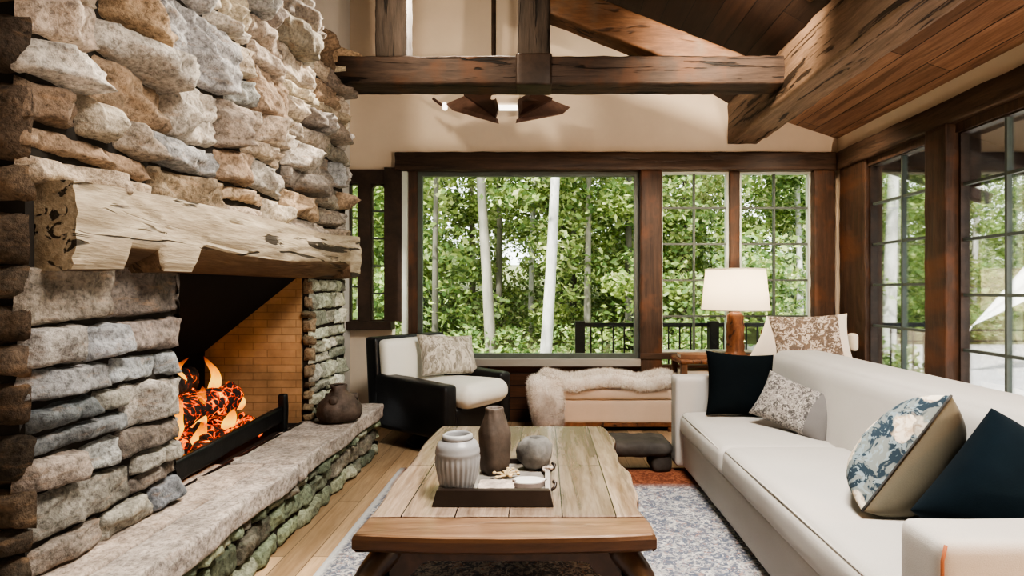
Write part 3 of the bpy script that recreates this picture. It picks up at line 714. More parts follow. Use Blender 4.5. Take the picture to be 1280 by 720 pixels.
# ------------------------------------------------------------------ coffee table
ct = empty('coffee_table', (-.125, 2.62, .016), 'long low wooden coffee table with wavy edge and curved legs', 'coffee table')
x0, x1, y0, y1, zt = -.622, .366, 1.88, 3.38, .45
def edge_r(y): return x1 + .012 * math.sin((y - 1.88) * 9.5 + 2.6) + .006 * math.sin(y * 23) - .02 * max(0, (y - 3.25) / .13) ** 2
def edge_l(y): return x0 - .006 * math.sin(y * 11) + .02 * max(0, (y - 3.25) / .13) ** 2
def top_piece(name, u0, u1, yy0, yy1, mat, bow=False, z0=.392):
    nu, nv = 16, 40; V = []; F = []
    lay = [(z0, .012), (z0 + .012, 0), (zt - .016, 0), (zt - .004, .004), (zt, .012)]
    def pt(u, v, ins, z):
        y = yy0 + (yy1 - yy0) * v; l, r = edge_l(y), edge_r(y); x = l + (r - l) * u
        if bow: y -= .030 * (1 - (2 * u - 1) ** 2) * (1 - v) if yy0 < 2.2 else -.012 * (1 - (2 * u - 1) ** 2) * v
        cx = ins * ((1 if u <= 0 else -1 if u >= 1 else 0)); cy = ins * ((1 if v <= 0 else -1 if v >= 1 else 0)) 
        return (x + cx, y + cy, z + .0015 * noise.noise(Vector((x * 7, y * 3, 0))))
    us = [u0 + (u1 - u0) * i / nu for i in range(nu + 1)]; vs = [j / nv for j in range(nv + 1)]
    peri = [(u, 0) for u in us] + [(us[-1], v) for v in vs[1:]] + [(u, 1) for u in us[-2::-1]] + [(us[0], v) for v in vs[-2:0:-1]]
    n = len(peri)
    for (z, ins) in lay:
        for (u, v) in peri: V.append(pt(u, v, ins, z))
    for a in range(len(lay) - 1):
        for i in range(n): F.append((a * n + i, a * n + (i + 1) % n, (a + 1) * n + (i + 1) % n, (a + 1) * n + i))
    F.append(tuple((len(lay) - 1) * n + i for i in range(n))); F.append(tuple(range(n - 1, -1, -1)))
    mb = MB().add(V, F); mb.mi = [1] * (3 * n) + [0] * (n + 1) + [1]
    return mb.build(name, [mat, M['table_edge']], ct)
top_piece('tabletop', 0, 1, 2.032, 3.38, M['table'])
top_piece('breadboard_end', 0, 1, 1.88, 2.029, M['table_end'], True)
def apron(p0, p1, zlo, zmid, ztop, th, name):
    p0, p1 = Vector(p0), Vector(p1); n = 36; d = (p1 - p0); s = Vector((-d.y, d.x, 0)).normalized() * th; V = []; F = []
    for i in range(n + 1):
        t = i / n; e = min(t, 1 - t)
        z = zlo if e < .12 else zlo + (zmid - zlo) * min(1, (e - .12) / .055) if e < .2 else zmid
        for q_ in (p0 + d * t, p0 + d * t + s): V += [(q_.x, q_.y, z), (q_.x, q_.y, ztop)]
    for i in range(n):
        a = i * 4; b_ = a + 4
        F += [(a, b_, b_ + 1, a + 1), (a + 2, a + 3, b_ + 3, b_ + 2), (a, a + 2, b_ + 2, b_), (a + 1, b_ + 1, b_ + 3, a + 3)]
    F += [(0, 1, 3, 2), (n * 4, n * 4 + 2, n * 4 + 3, n * 4 + 1)]
    MB().add(V, F).build(name, M['table_dark'], ct)
apron((-.55, 1.935, 0), (.29, 1.935, 0), .285, .338, .395, .03, 'apron'); apron((-.55, 3.32, 0), (.29, 3.32, 0), .285, .338, .395, -.03, 'apron')
apron((-.55, 1.935, 0), (-.55, 3.32, 0), .285, .338, .395, -.03, 'apron'); apron((.29, 1.935, 0), (.29, 3.32, 0), .285, .338, .395, .03, 'apron')
for (x, y, sx, sy) in ((-.535, 1.95, -1, -1), (.275, 1.95, 1, -1), (-.535, 3.30, -1, 1), (.275, 3.30, 1, 1)):
    path = []; rad = []
    for i in range(25):
        t = i / 24; out = .065 * math.sin(min(1, t * 1.6 + .12) * PI) if t < .7 else .065 * math.sin(min(1, .7 * 1.6 + .12) * PI)
        out = -.03 + .10 * math.sin(PI * min(1, t * 1.2 + .02)) + .075 * max(0, (t - .72) / .28) ** 1.5
        path.append((x + sx * out, y + sy * out * .8, .375 - .333 * t)); rad.append(.05 - .024 * math.sin(t * PI * .55) + .014 * max(0, (t - .8) / .2))
    V, F = tube(path, rad, 16); MB().add(V, F).build('leg', M['table_dark'], ct, True)

# tray and the things on it
ty = empty('serving_tray', (-.19, 2.32, .451), 'shallow tray with dark sloping front and pale floor on the coffee table', 'tray')
MB().box(-.385, .015, 2.15, 2.56, .453, .480).build('tray_floor', M['tray_white'], ty)
def bevel_bar(pts_bot, pts_top, z0, z1, name, mat):
    V = [(x, y, z0) for x, y in pts_bot] + [(x, y, z1) for x, y in pts_top]; n = len(pts_bot)
    F = [tuple(range(n - 1, -1, -1)), tuple(range(n, 2 * n))] + [(i, (i + 1) % n, (i + 1) % n + n, i + n) for i in range(n)]
    MB().add(V, F).build(name, M[mat], ty)
bevel_bar([(-.412, 2.115), (.035, 2.115), (.030, 2.165), (-.405, 2.165)], [(-.398, 2.128), (.022, 2.128), (.018, 2.155), (-.394, 2.155)], .452, .507, 'front_rim', 'tray_dark')
bevel_bar([(-.405, 2.545), (.03, 2.545), (.03, 2.58), (-.405, 2.58)], [(-.398, 2.55), (.022, 2.55), (.022, 2.575), (-.398, 2.575)], .452, .500, 'back_rim', 'tray_dark')
bevel_bar([(.0, 2.16), (.03, 2.16), (.03, 2.55), (.0, 2.55)], [(.004, 2.16), (.024, 2.16), (.024, 2.55), (.004, 2.55)], .452, .500, 'side_rim', 'tray_white')
bevel_bar([(-.405, 2.16), (-.375, 2.16), (-.375, 2.55), (-.405, 2.55)], [(-.4, 2.16), (-.38, 2.16), (-.38, 2.55), (-.4, 2.55)], .452, .500, 'side_rim', 'tray_white')
for y in (2.24, 2.48): MB().add(*tube([(.028, y, .47), (.042, y + .01, .478), (.046, y + .02, .49), (.036, y + .03, .495)], .007, 8)).build('handle_knob', M['tray_dark'], ty, True)
# ribbed jar
jr = empty('ribbed_jar', (-.335, 2.235, .481), 'white ribbed pottery jar at the front left of the tray', 'jar')
prof = [(.058, 0), (.064, .006), (.074, .04), (.083, .09), (.086, .120), (.084, .132), (.0865, .138), (.0855, .150), (.0825, .156), (.083, .162), (.074, .178), (.058, .190)]
def ribs(th, r, z): return r + (.0022 * math.cos(th * 26) if .01 < z < .128 else 0)
V, F = lathe((-.335, 2.235, .481), prof, 156, ribs); MB().add(V, F).build('body', M['ceramic'], jr, True)
V, F = lathe((-.335, 2.235, .481), [(.056, .188), (.060, .196), (.058, .206), (.048, .212), (.046, .203), (.044, .19)], 48); MB().add(V, F).build('neck_rim', M['ceramic'], jr, True)
# dark bottle vase: softened square section
V, F = lathe((-.208, 2.43, .481), [(.052, 0), (.057, .006), (.061, .06), (.064, .12), (.0645, .165), (.063, .176), (.055, .200), (.047, .225), (.040, .248), (.037, .258), (.038, .270), (.033, .273), (.027, .258), (.022, .2)], 48,
             lambda th, r, z: r * (1 + .07 * math.cos(4 * th + .8) * (1 if z < .2 else .3)) + .002 * math.sin(9 * th + z * 60))
tag(MB().add(V, F).build('bottle_vase', M['bottle'], None, True), 'tall dark brown bottle vase standing in the middle of the tray', 'vase')
V, F = lathe((-.04, 2.49, .481), [(.035, 0), (.055, .012), (.073, .045), (.077, .075), (.07, .105), (.052, .125), (.03, .131), (.022, .124), (.02, .1)], 40)
V = [tuple(Vector(v) + Vector((fbm(v, 30, 2), fbm(v, 31, 2), 0)) * .011) for v in V]
tag(MB().add(V, F).build('round_vase', M['greyrock'], None, True), 'round rough grey pot at the back right of the tray', 'pot')
# coaster, agate slice, sprigs
V, F = soft((-.185, 2.25, .486), (.072, .058, .005), .005, (18, 14, 3), rough=.003, rs=60); tag(MB().add(V, F).build('woven_coaster', M['woven'], None, True), 'flat woven grass coaster between the ribbed jar and pale stone slice', 'coaster')
ag = empty('agate_slice', (-.062, 2.265, .481), 'thick white stone slice with dark rind on the tray front', 'stone slice')
pts = [((.064 + .008 * math.sin(3 * a + 1) + .004 * math.sin(7 * a)) * math.cos(a), (.052 + .006 * math.cos(2 * a)) * math.sin(a)) for a in [2 * PI * i / 40 for i in range(40)]]
def disc(pts, sc, z0, z1):
    n = len(pts); V = [(-.062 + x * sc, 2.265 + y * sc, z) for z in (z0, z1) for x, y in pts]
    return V, [tuple(range(n - 1, -1, -1)), tuple(range(n, 2 * n))] + [(i, (i + 1) % n, (i + 1) % n + n, i + n) for i in range(n)]
MB().add(*disc(pts, 1.0, .4815, .500)).build('rind', M['agate_rim'], ag); MB().add(*disc(pts, .92, .499, .5025)).build('pale_face', M['agate'], ag)
def sprig(c, seed, mat, label, n=9, L=.045, z=.49):
    rnd = random.Random(seed); b = MB()
    for i in range(n):
        a = rnd.uniform(0, 2 * PI); l = L * rnd.uniform(.6, 1.2); up = rnd.uniform(.1, .7)
        b.add(*tube([(c[0], c[1], z), (c[0] + .5 * l * math.cos(a), c[1] + .5 * l * math.sin(a), z + up * l * .6), (c[0] + l * math.cos(a), c[1] + l * math.sin(a), z + up * l * .7)], [.004, .006, .002], 6))
        V, F = soft((c[0] + l * math.cos(a), c[1] + l * math.sin(a), z + up * l * .7), (.008, .008, .006), .006, (4, 4, 4)); b.add(V, F)
    tag(b.build('dried_sprig', M[mat], None, True), label, 'dried sprig')
sprig((-.155, 2.345), 3, 'straw', 'straw coloured dried sprig in front of the bottle vase'); sprig((-.005, 2.42), 4, 'woven', 'small brownish dried sprig by the right rim of the tray', 7, .035, .492)

# ------------------------------------------------------------------ sofa
sf = empty('sofa', (1.42, 2.70, 0), 'long oatmeal linen sofa with two seat cushions along the right side', 'sofa')
S = M['sofa']
softobj('base', S, sf, (1.43, 2.70, .165), (.49, 1.34, .115), .02, n=(16, 60, 8), rough=.003, rs=4)
softobj('seat_cushion', S, sf, (1.235, 3.43, .352), (.325, .45, .075), .045, n=(22, 30, 12), puff=(.006, 0, .02), rough=.003, rs=6)
softobj('seat_cushion', S, sf, (1.235, 2.24, .362), (.325, .735, .082), .05, n=(22, 44, 12), puff=(.008, 0, .022), rough=.003, rs=6, seed=3)
def lean(p, t):
    if t[0] < .6: p[0] += (-.06 + .10 * (t[2] + 1) / 2) * (.6 - t[0]) / 1.6 * 1.0
    return p
softobj('backrest', S, sf, (1.755, 2.71, .45), (.205, 1.335, .38), .075, n=(16, 70, 22), taper=lean, rough=.004, rs=3, puff=(.01, 0, 0))
softobj('arm', S, sf, (1.33, 3.965, .355), (.44, .082, .305), .028, n=(24, 10, 22), rough=.002, rs=5)
an = softobj('arm', S, sf, (1.36, 1.42, .357), (.44, .082, .305), .028, n=(24, 10, 22), rough=.002, rs=5)
MB().add(*tube([(.928, 1.338, .05), (.924, 1.336, .3), (.924, 1.336, .62), (.935, 1.34, .655)], .004, 8)).build('piping', M['pipe_red'], sf, True)
for (yy0, yy1, z) in ((2.99, 3.87, .428), (1.51, 2.97, .445)):
    MB().add(*tube([(.921, yy0 + .05, z - .018), (.918, (yy0 + yy1) / 2, z - .012), (.921, yy1 - .05, z - .018)], .0042, 6)).build('piping', M['sofa'], sf, True)
for (x, y) in ((1.0, 3.95), (1.85, 3.95), (1.0, 1.45), (1.85, 1.45)):
    V, F = lathe((x, y, 0), [(.018, 0.016 if y < 3.99 and x < 2.1 and y < 4.0 else 0), (.026, .06)], 12); MB().add(V, F).build('foot', M['tray_dark'], sf)

def pillow(name, c, r, u, w, h, t, mats_, label, cat='pillow', group=None, pipe=None, band=None, pinch=.09, seed=0, pw=.42, sag=0):
    r = Vector(r).normalized(); u = Vector(u); u = (u - r * u.dot(r)).normalized(); n = r.cross(u); c = Vector(c)
    root = empty(name, c, label, cat, group); N = 26
    def pt(a, b_, side):
        x = w / 2 * a * (1 - pinch * (1 - b_ * b_)); y = h / 2 * b_ * (1 - pinch * (1 - a * a))
        z = side * t / 2 * max(0, (1 - a ** 4) * (1 - b_ ** 4)) ** pw * (1 - .25 * max(0, b_) - 0)
        p = c + r * x + u * y + n * z
        wr = .006 * fbm(p + Vector((seed, 0, 0)), 9, 2) * (1 - max(abs(a), abs(b_)) ** 6)
        return p + n * side * wr + u * (-sag * (1 - a * a) * max(0, b_))
    for side, nm in ((1, 'front'), (-1, 'back')):
        V = []
        for i in range(N + 1):
            for j in range(N + 1):
                a = math.sin((-1 + 2 * i / N) * PI / 2); b_ = math.sin((-1 + 2 * j / N) * PI / 2)
                V.append(pt(a, b_, side))
        F = grid_faces(N + 1, N + 1, 0, side < 0)
        if nm == 'front' and band is not None:
            fa = [f for f in F if f[0] // (N + 1) < band * N]; fb = [f for f in F if f[0] // (N + 1) >= band * N]
            MB().add(V, fa).build('cover', mats_[0], root, True); MB().add(V, fb).build('plain_panel', mats_[1], root, True)
        else: MB().add(V, F).build('cover' if nm == 'front' else 'back_cover', mats_[0] if nm == 'front' else mats_[1], root, True)
    if pipe:
        K = [(-1 + 2 * i / 20, -1) for i in range(20)] + [(1, -1 + 2 * i / 20) for i in range(20)] + [(1 - 2 * i / 20, 1) for i in range(20)] + [(-1, 1 - 2 * i / 20) for i in range(21)]
        MB().add(*tube([pt(a, b_, 0) for a, b_ in K], .0045, 6)).build('piping', pipe, root, True)
    return root
pillow('throw_pillow', (1.265, 3.715, .637), (.985, -.12, -.05), (.03, .30, .95), .43, .42, .15, (M['velvet'], M['velvet']), 'square black velvet pillow against the far sofa arm')
pillow('lumbar_pillow', (1.445, 3.30, .575), (.62, -.73, -.26), (.47, .1, .85), .47, .29, .13, (M['grey_print'], M['greyfab']), 'small grey lumbar pillow with leaf printed half on the sofa', band=.62, seed=3)
pillow('throw_pillow', (1.345, 2.13, .635), (-.53, -.80, .26), (.617, 0, .787), .44, .49, .30, (M['floral'], M['khaki']), 'blue blossom printed pillow with khaki back on the near seat cushion', pipe=M['pipe'], seed=6, pw=.5)
pillow('throw_pillow', (1.465, 1.77, .585), (.675, -.479, -.547), (.675, .04, .743), .42, .43, .36, (M['navy'], M['navy']), 'dark navy velvet pillow squeezed behind the near sofa arm', seed=9, pinch=.03, pw=.5)

# ------------------------------------------------------------------ black and white armchair by the window
Q = Vector((-1.425, 4.68, 0)); f = Vector((.82, -.572, 0)).normalized(); l = Vector((.572, .82, 0)).normalized(); MC = Matrix((f, l, (0, 0, 1))).transposed()
ac = empty('lounge_chair', Q + f * .45 + l * .39, 'low black leather armchair with white cushions by the wide window', 'armchair')
def cs(name, mat, f0, f1, l0, l1, z0, z1, r, **kw):
    c = Q + f * ((f0 + f1) / 2) + l * ((l0 + l1) / 2); c.z = (z0 + z1) / 2
    return softobj(name, M[mat], ac, c, ((f1 - f0) / 2, (l1 - l0) / 2, (z1 - z0) / 2), r, mat=MC, **kw)
cs('back_shell', 'leather', 0, .13, 0, .78, .16, .862, .02, n=(6, 16, 16), taper=lambda p, t: [p[0] - .05 * (t[2] + 1) / 2, p[1], p[2]])
cs('back_cushion', 'white_up', .10, .21, .03, .75, .45, .845, .04, n=(8, 20, 14), puff=(.02, 0, 0), taper=lambda p, t: [p[0] - .04 * (t[2] + 1) / 2, p[1], p[2]])
cs('arm', 'leather', .05, .86, 0, .135, .14, .575, .03, n=(18, 8, 14), taper=lambda p, t: [p[0], p[1], p[2] - .035 * (t[0] + 1) / 2 * (t[2] + 1) / 2], rough=.003)
cs('arm', 'leather', .05, .86, .645, .78, .14, .60, .03, n=(18, 8, 14), taper=lambda p, t: [p[0], p[1], p[2] - .035 * (t[0] + 1) / 2 * (t[2] + 1) / 2], rough=.003)
cs('seat_frame', 'leather', .10, .84, .13, .65, .15, .36, .02, n=(10, 10, 6))
cs('seat_cushion', 'white_up', .18, .97, .14, .64, .34, .515, .08, n=(20, 16, 12), puff=(.02, 0, .025), taper=lambda p, t: [p[0], p[1], p[2] + .02 * t[0]])
c = Q + f * .42 + l * .39; V, F = lathe((c.x, c.y, 0), [(.27, 0), (.28, .01), (.26, .025), (.06, .05), (.05, .16)], 32); MB().add(V, F).build('swivel_base', M['black'], ac, True)
pillow('throw_pillow', Q + f * .40 + l * .50 + Vector((0, 0, .70)), (.75, .55, -.06), (-.25, .35, .9), .52, .36, .16, (M['stripe_print'], M['white_up']), 'grey streaked pillow propped in the black armchair', seed=12)

# ------------------------------------------------------------------ window bench and sheepskin
bn = empty('window_bench', (.55, 5.22, 0), 'long upholstered tan bench below the wide window', 'bench')
softobj('cushion', M['bench'], bn, (.56, 5.22, .335), (.62, .19, .055), .035, n=(40, 12, 8), puff=(0, .006, .008), rough=.003)
softobj('upholstered_box', M['bench'], bn, (.56, 5.22, .18), (.61, .18, .10), .015, n=(40, 12, 8), rough=.003)
MB().add(*beam((-.06, 5.22, .065), (1.18, 5.22, .065), .34, .05, rough=.002)).build('wooden_base', M['lampwood'], bn, True)
for (x, y) in ((-.0, 5.09), (1.12, 5.09), (-.0, 5.34), (1.12, 5.34)): MB().box(x - .03, x + .03, y - .03, y + .03, 0, .05).build('leg', M['lampwood'], bn)
fu = empty('sheepskin_throw', (.40, 5.10, .40), 'fluffy pale sheepskin draped over the bench and hanging off its left end', 'throw')
b = MB()
V, F = soft((.56, 5.17, .435), (.60, .19, .055), .05, (60, 22, 8), rough=.012, rs=7, taper=lambda p, t: [p[0], p[1], p[2] + .022 * math.cos(t[0] * 6.5) + .01]); b.add(V, F)
V1, F1 = soft((.0, 4.985, .275), (.15, .095, .24), .095, (16, 12, 30), rough=.012, rs=7, taper=lambda p, t: [p[0] * (1.0 - .18 * max(0, -t[2])) + .02 * (1 - t[2]), p[1] + .05 * max(0, t[2]) ** 2, p[2]]); b.add(V1, F1)
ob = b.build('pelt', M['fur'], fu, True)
# fleece strands
rs = np.random.RandomState(4); base = np.array(world_loc(fu)); vs = np.array([v.co[:] for v in ob.data.vertices]) + base; no = np.array([v.normal[:] for v in ob.data.vertices])
polys = np.array([p.vertices[:] for p in ob.data.polygons]); ar = np.array([p.area for p in ob.data.polygons]); pick = rs.choice(len(polys), 26000, p=ar / ar.sum())
w = rs.dirichlet((1, 1, 1, 1), 26000); P0 = (vs[polys[pick]] * w[:, :, None]).sum(1); N0 = (no[polys[pick]] * w[:, :, None]).sum(1)
dr = N0 + rs.normal(0, .55, N0.shape) + np.array([0, 0, -.35]); dr /= np.linalg.norm(dr, axis=1)[:, None]
sd = np.cross(dr, rs.normal(0, 1, dr.shape)); sd /= np.linalg.norm(sd, axis=1)[:, None]; L = rs.uniform(.014, .034, (26000, 1))
VV = np.empty((26000 * 3, 3)); VV[0::3] = P0 - sd * .0022; VV[1::3] = P0 + sd * .0022; VV[2::3] = P0 + dr * L
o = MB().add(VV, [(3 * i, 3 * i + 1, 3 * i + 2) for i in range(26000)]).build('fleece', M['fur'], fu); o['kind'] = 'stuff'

# low dark stool between the bench and the sofa
st = empty('low_stool', (.60, 3.97, 0), 'low dark hide covered stool on the floor beside the far sofa end', 'stool')
softobj('seat', M['stool'], st, (.62, 4.02, .17), (.25, .16, .048), .045, n=(20, 14, 8), rough=.012, rs=9)
softobj('leg', M['stool'], st, (.80, 4.0, .085), (.075, .12, .085), .055, n=(10, 10, 10), rough=.008, rs=9); softobj('leg', M['stool'], st, (.44, 4.0, .085), (.06, .11, .085), .05, n=(10, 10, 10), rough=.008, rs=9)

# ------------------------------------------------------------------ side table, lamp, books
sd_ = empty('side_table', (1.55, 5.05, 0), 'brown wooden side table behind the far sofa arm', 'side table')
MB().add(*beam((1.14, 5.03, .64), (1.96, 5.03, .64), .42, .04, rough=.002)).build('table_top', M['lampwood'], sd_, True)
MB().add(*beam((1.18, 5.03, .50), (1.92, 5.03, .50), .38, .025, rough=.001)).build('shelf', M['chairwood'], sd_, True)
for (x, y) in ((1.18, 4.86), (1.92, 4.86), (1.18, 5.2), (1.92, 5.2)): MB().box(x - .025, x + .025, y - .025, y + .025, 0, .622).build('leg', M['chairwood'], sd_)
def book(c, sx, sy, sz, mat, label, rot):
    r_ = empty('book', c, label, 'book', 'books on the side table'); mt_ = Matrix.Rotation(rot, 4, 'Z')
    b = MB()
    for dz in (0, sz - .004): b.add(*[(soft((c[0], c[1], c[2] + dz + .002), (sx / 2, sy / 2, .002), .001, (2, 2, 2), mat=mt_))][0])
    V, F = soft((c[0], c[1], c[2] + sz / 2), (sx / 2, sy / 2, sz / 2), .002, (2, 2, 2), mat=mt_)
    b.add(*soft(Vector(c) + mt_ @ Vector((0, -sy / 2 + .002, sz / 2)), (sx / 2, .002, sz / 2), .001, (2, 2, 2), mat=mt_)); b.build('cover', M[mat], r_)
    MB().add(*soft((c[0], c[1], c[2] + sz / 2), (sx / 2 - .004, sy / 2 - .004, sz / 2 - .004), .001, (2, 2, 2), mat=mt_)).build('pages', M['pages'], r_)
book((1.31, 5.0, .514), .26, .2, .045, 'book2', 'thick cream book lying on the side table shelf', .05)
book((1.31, 5.0, .661), .28, .2, .035, 'book1', 'brown book lying on the side table top beside the lamp', -.06)
lm = empty('table_lamp', (1.67, 5.03, .66), 'table lamp with pale drum shade and carved wooden base', 'lamp')
V, F = lathe((1.67, 5.03, .66), [(.10, 0), (.10, .02), (.085, .03), (.07, .06), (.075, .1), (.066, .13), (.074, .17), (.07, .22), (.076, .27), (.066, .31), (.07, .36), (.05, .39), (.02, .40), (.018, .46)], 24, lambda th, r, z: r * (1 + .06 * math.cos(th * 4 + z * 9)))
MB().add(V, F).build('lamp_base', M['lampwood'], lm, True)
V, F = lathe((1.67, 5.03, 0), [(.288, 1.075), (.252, 1.425)], 48); F = F[:-1]; MB().add(V, F).build('lamp_shade', M['shade'], lm, True)
for z, r_ in ((1.075, .289), (1.425, .253)):
    MB().add(*tube([(1.67 + r_ * math.cos(a), 5.03 + r_ * math.sin(a), z) for a in [2 * PI * i / 48 for i in range(49)]], .006, 6)).build('shade_trim', M['cream'], lm, True)
V, F = soft((1.67, 5.03, 1.19), (.032, .032, .05), .03, (6, 6, 8)); MB().add(V, F).build('bulb', M['bulb'], lm, True)

# ------------------------------------------------------------------ cream armchair in the far right corner
c2 = empty('corner_armchair', (2.27, 4.72, 0), 'cream armchair with wooden frame in the corner behind the sofa', 'armchair')
softobj('seat', M['cream'], c2, (2.27, 4.68, .40), (.31, .30, .08), .05, n=(12, 12, 8), puff=(0, 0, .02))
softobj('backrest', M['cream'], c2, (2.27, 4.98, .64), (.31, .075, .27), .06, n=(12, 8, 14), puff=(0, .02, 0))
for x in (1.93, 2.61):
    MB().add(*beam((x, 5.02, .02), (x, 5.05, .90), .05, .06, up=(0, 1, 0), rough=.001, nl=20)).build('rear_leg', M['chairwood'], c2, True)
    MB().add(*beam((x, 4.42, .02), (x, 4.40, .62), .05, .05, up=(0, 1, 0), rough=.001, nl=20)).build('front_leg', M['chairwood'], c2, True)
    MB().add(*beam((x, 4.36, .635), (x, 5.05, .66), .07, .035, rough=.001, nl=20)).build('arm', M['chairwood'], c2, True)
MB().add(*beam((1.95, 4.42, .30), (2.59, 4.42, .30), .04, .08, rough=.001, nl=20)).build('front_rail', M['chairwood'], c2, True)
softobj('head_roll', M['cream'], c2, (2.655, 4.95, .80), (.03, .05, .075), .025, n=(6, 6, 8))
pillow('throw_pillow', (2.13, 4.60, .83), (.97, -.22, .05), (.05, .35, .93), .60, .46, .16, (M['crackle_print'], M['cream']), 'brown crackle patterned pillow on the cream corner armchair', seed=20, band=.74)
pillow('throw_pillow', (1.94, 4.68, .78), (.80, -.35, -.35), (.35, .35, .85), .42, .42, .14, (M['cream'], M['cream']), 'plain cream pillow poking up left of the crackle patterned one', seed=22)

# ------------------------------------------------------------------ outside
def gz(x, y):
    d = max(0, y - 9) * .10 + max(0, x - 13) * .1; return -.45 + d + .12 * noise.noise(Vector((x * .3, y * .3, 0)))
V = []; n = 70
for i in range(n):
    for j in range(n):
        x = -26 + 62 * i / (n - 1); y = 5.66 + 40 * j / (n - 1); V.append((x, y, gz(x, y) if not (2.9 < x < 18 and y < 15) else -.4))
b = MB(); b.add(V, grid_faces(n, n)); b.box(2.95, 36, -20, 5.66, -.45, -.4)
struct('ground', b, M['ground'], None, True)
struct('terrace', MB().box(-5, 4.62, 5.64, 6.9, -.3, -.12), M['deck'])
struct('patio', MB().box(2.94, 18, -6, 5.63, -.35, -.10).box(4.64, 18, 5.63, 14.2, -.35, -.10), M['patio'])
def railing(x0, x1, y, zb, zt_, posts, bal, label, pw=.055):
    r_ = empty('deck_railing', ((x0 + x1) / 2, y, zb), label, 'railing')
    MB().box(x0 - .03, x1, y - .035, y + .035, zt_ - .045, zt_).build('top_rail', M['black'], r_)
    MB().box(x0, x1, y - .02, y + .02, zb + .08, zb + .11).build('bottom_rail', M['black'], r_)
    for x in posts: MB().box(x - pw, x + pw, y - pw, y + pw, zb, zt_ + .02).build('post', M['black'], r_)
    if bal:
        x = x0 + bal
        while x < x1: MB().box(x - .008, x + .008, y - .008, y + .008, zb + .1, zt_ - .04).build('baluster', M['black'], r_); x += bal
    return r_
railing(.42, 4.58, 6.75, -.12, .86, (.42, 1.98, 3.45, 4.53), .13, 'black metal deck railing outside the wide window')
railing(8.8, 17.9, 14.1, -.10, .28, (8.85, 12.3, 15.8), 0, 'low black railing along the far edge of the pale patio', .03)
pr = empty('porch_roof', (3.5, 2.5, 2.3), 'dark boarded eave with rafter ends above the right hand windows', 'porch roof')
pr['label'] = 'dark boarded eave with rafter ends outside above the patio doors'; pr['kind'] = 'thing'
V = []
for y in (-2, 5.85): V += [(2.93, y, 2.70), (4.22, y, 2.28), (4.22, y, 2.36), (2.93, y, 2.78)]
MB().add(V, [(0, 4, 5, 1), (1, 5, 6, 2), (2, 6, 7, 3), (3, 7, 4, 0), (0, 1, 2, 3), (4, 7, 6, 5)]).build('soffit', M['soffit'], pr)
for y in (5.72, 4.75, 3.80, 2.85, 1.9): MB().add(*beam((2.95, y, 2.62), (4.42, y, 2.145), .09, .11, rough=.003, nl=20)).build('rafter_tail', M['soffit'], pr, True)
MB().box(4.20, 4.24, -2, 5.85, 2.26, 2.40).build('fascia', M['soffit'], pr)
sl = empty('shade_sail', (8.0, 9.0, -.1), 'white canvas shade sail slanting down outside beyond the patio door', 'shade sail')
A, B_, C_ = Vector((6.68, 9.0, .68)), Vector((9.3, 9.2, 3.75)), Vector((9.3, 8.9, 2.15)); V = []; F = []
for i in range(21):
    for j in range(9):
        t = i / 20; p = A.lerp(B_.lerp(C_, j / 8), t); V.append(tuple(p + Vector((0, .12 * math.sin(j * 1.4) * t, -.10 * math.sin(t * PI) * (1 - j / 16)))))
MB().add(V, grid_faces(21, 9)).build('canvas', M['sail'], sl, True); MB().add(*tube([(9.32, 9.05, -.1), (9.32, 9.05, 3.9)], .05)).build('pole', M['black'], sl); MB().add(*tube([A, (6.3, 8.98, -.1)], .012)).build('rope', M['sail'], sl)

# leaves
def leafcloud(rs, C, Rr, count, size, pal, squash=1.0):
    k = rs.randint(0, len(C), count); d = rs.normal(0, 1, (count, 3)); d /= np.linalg.norm(d, axis=1)[:, None]
    p = C[k] + d * (Rr[k] * rs.uniform(.25, 1, count) ** .5)[:, None] * np.array([1, 1, squash])
    a = rs.normal(0, 1, (count, 3)); a[:, 2] *= .6; a /= np.linalg.norm(a, axis=1)[:, None]
    b = np.cross(a, rs.normal(0, 1, (count, 3))); b /= np.linalg.norm(b, axis=1)[:, None]
    s = size * rs.uniform(.6, 1.3, (count, 1)); V = np.empty((count * 4, 3))
    V[0::4] = p - a * s; V[1::4] = p + b * s * .55; V[2::4] = p + a * s; V[3::4] = p - b * s * .55
    pal = np.array(pal); c = pal[rs.randint(0, len(pal), count)] * rs.uniform(.7, 1.25, (count, 1)); c = np.repeat(c, 4, 0)
    return V, [(4 * i, 4 * i + 1, 4 * i + 2, 4 * i + 3) for i in range(count)], c
LEAF = [(.36, .44, .16), (.48, .54, .24), (.27, .36, .13), (.60, .62, .36), (.18, .26, .10), (.42, .50, .21)]
LEAFD = [(.22, .33, .14), (.30, .41, .18), (.14, .22, .09), (.42, .50, .28)]
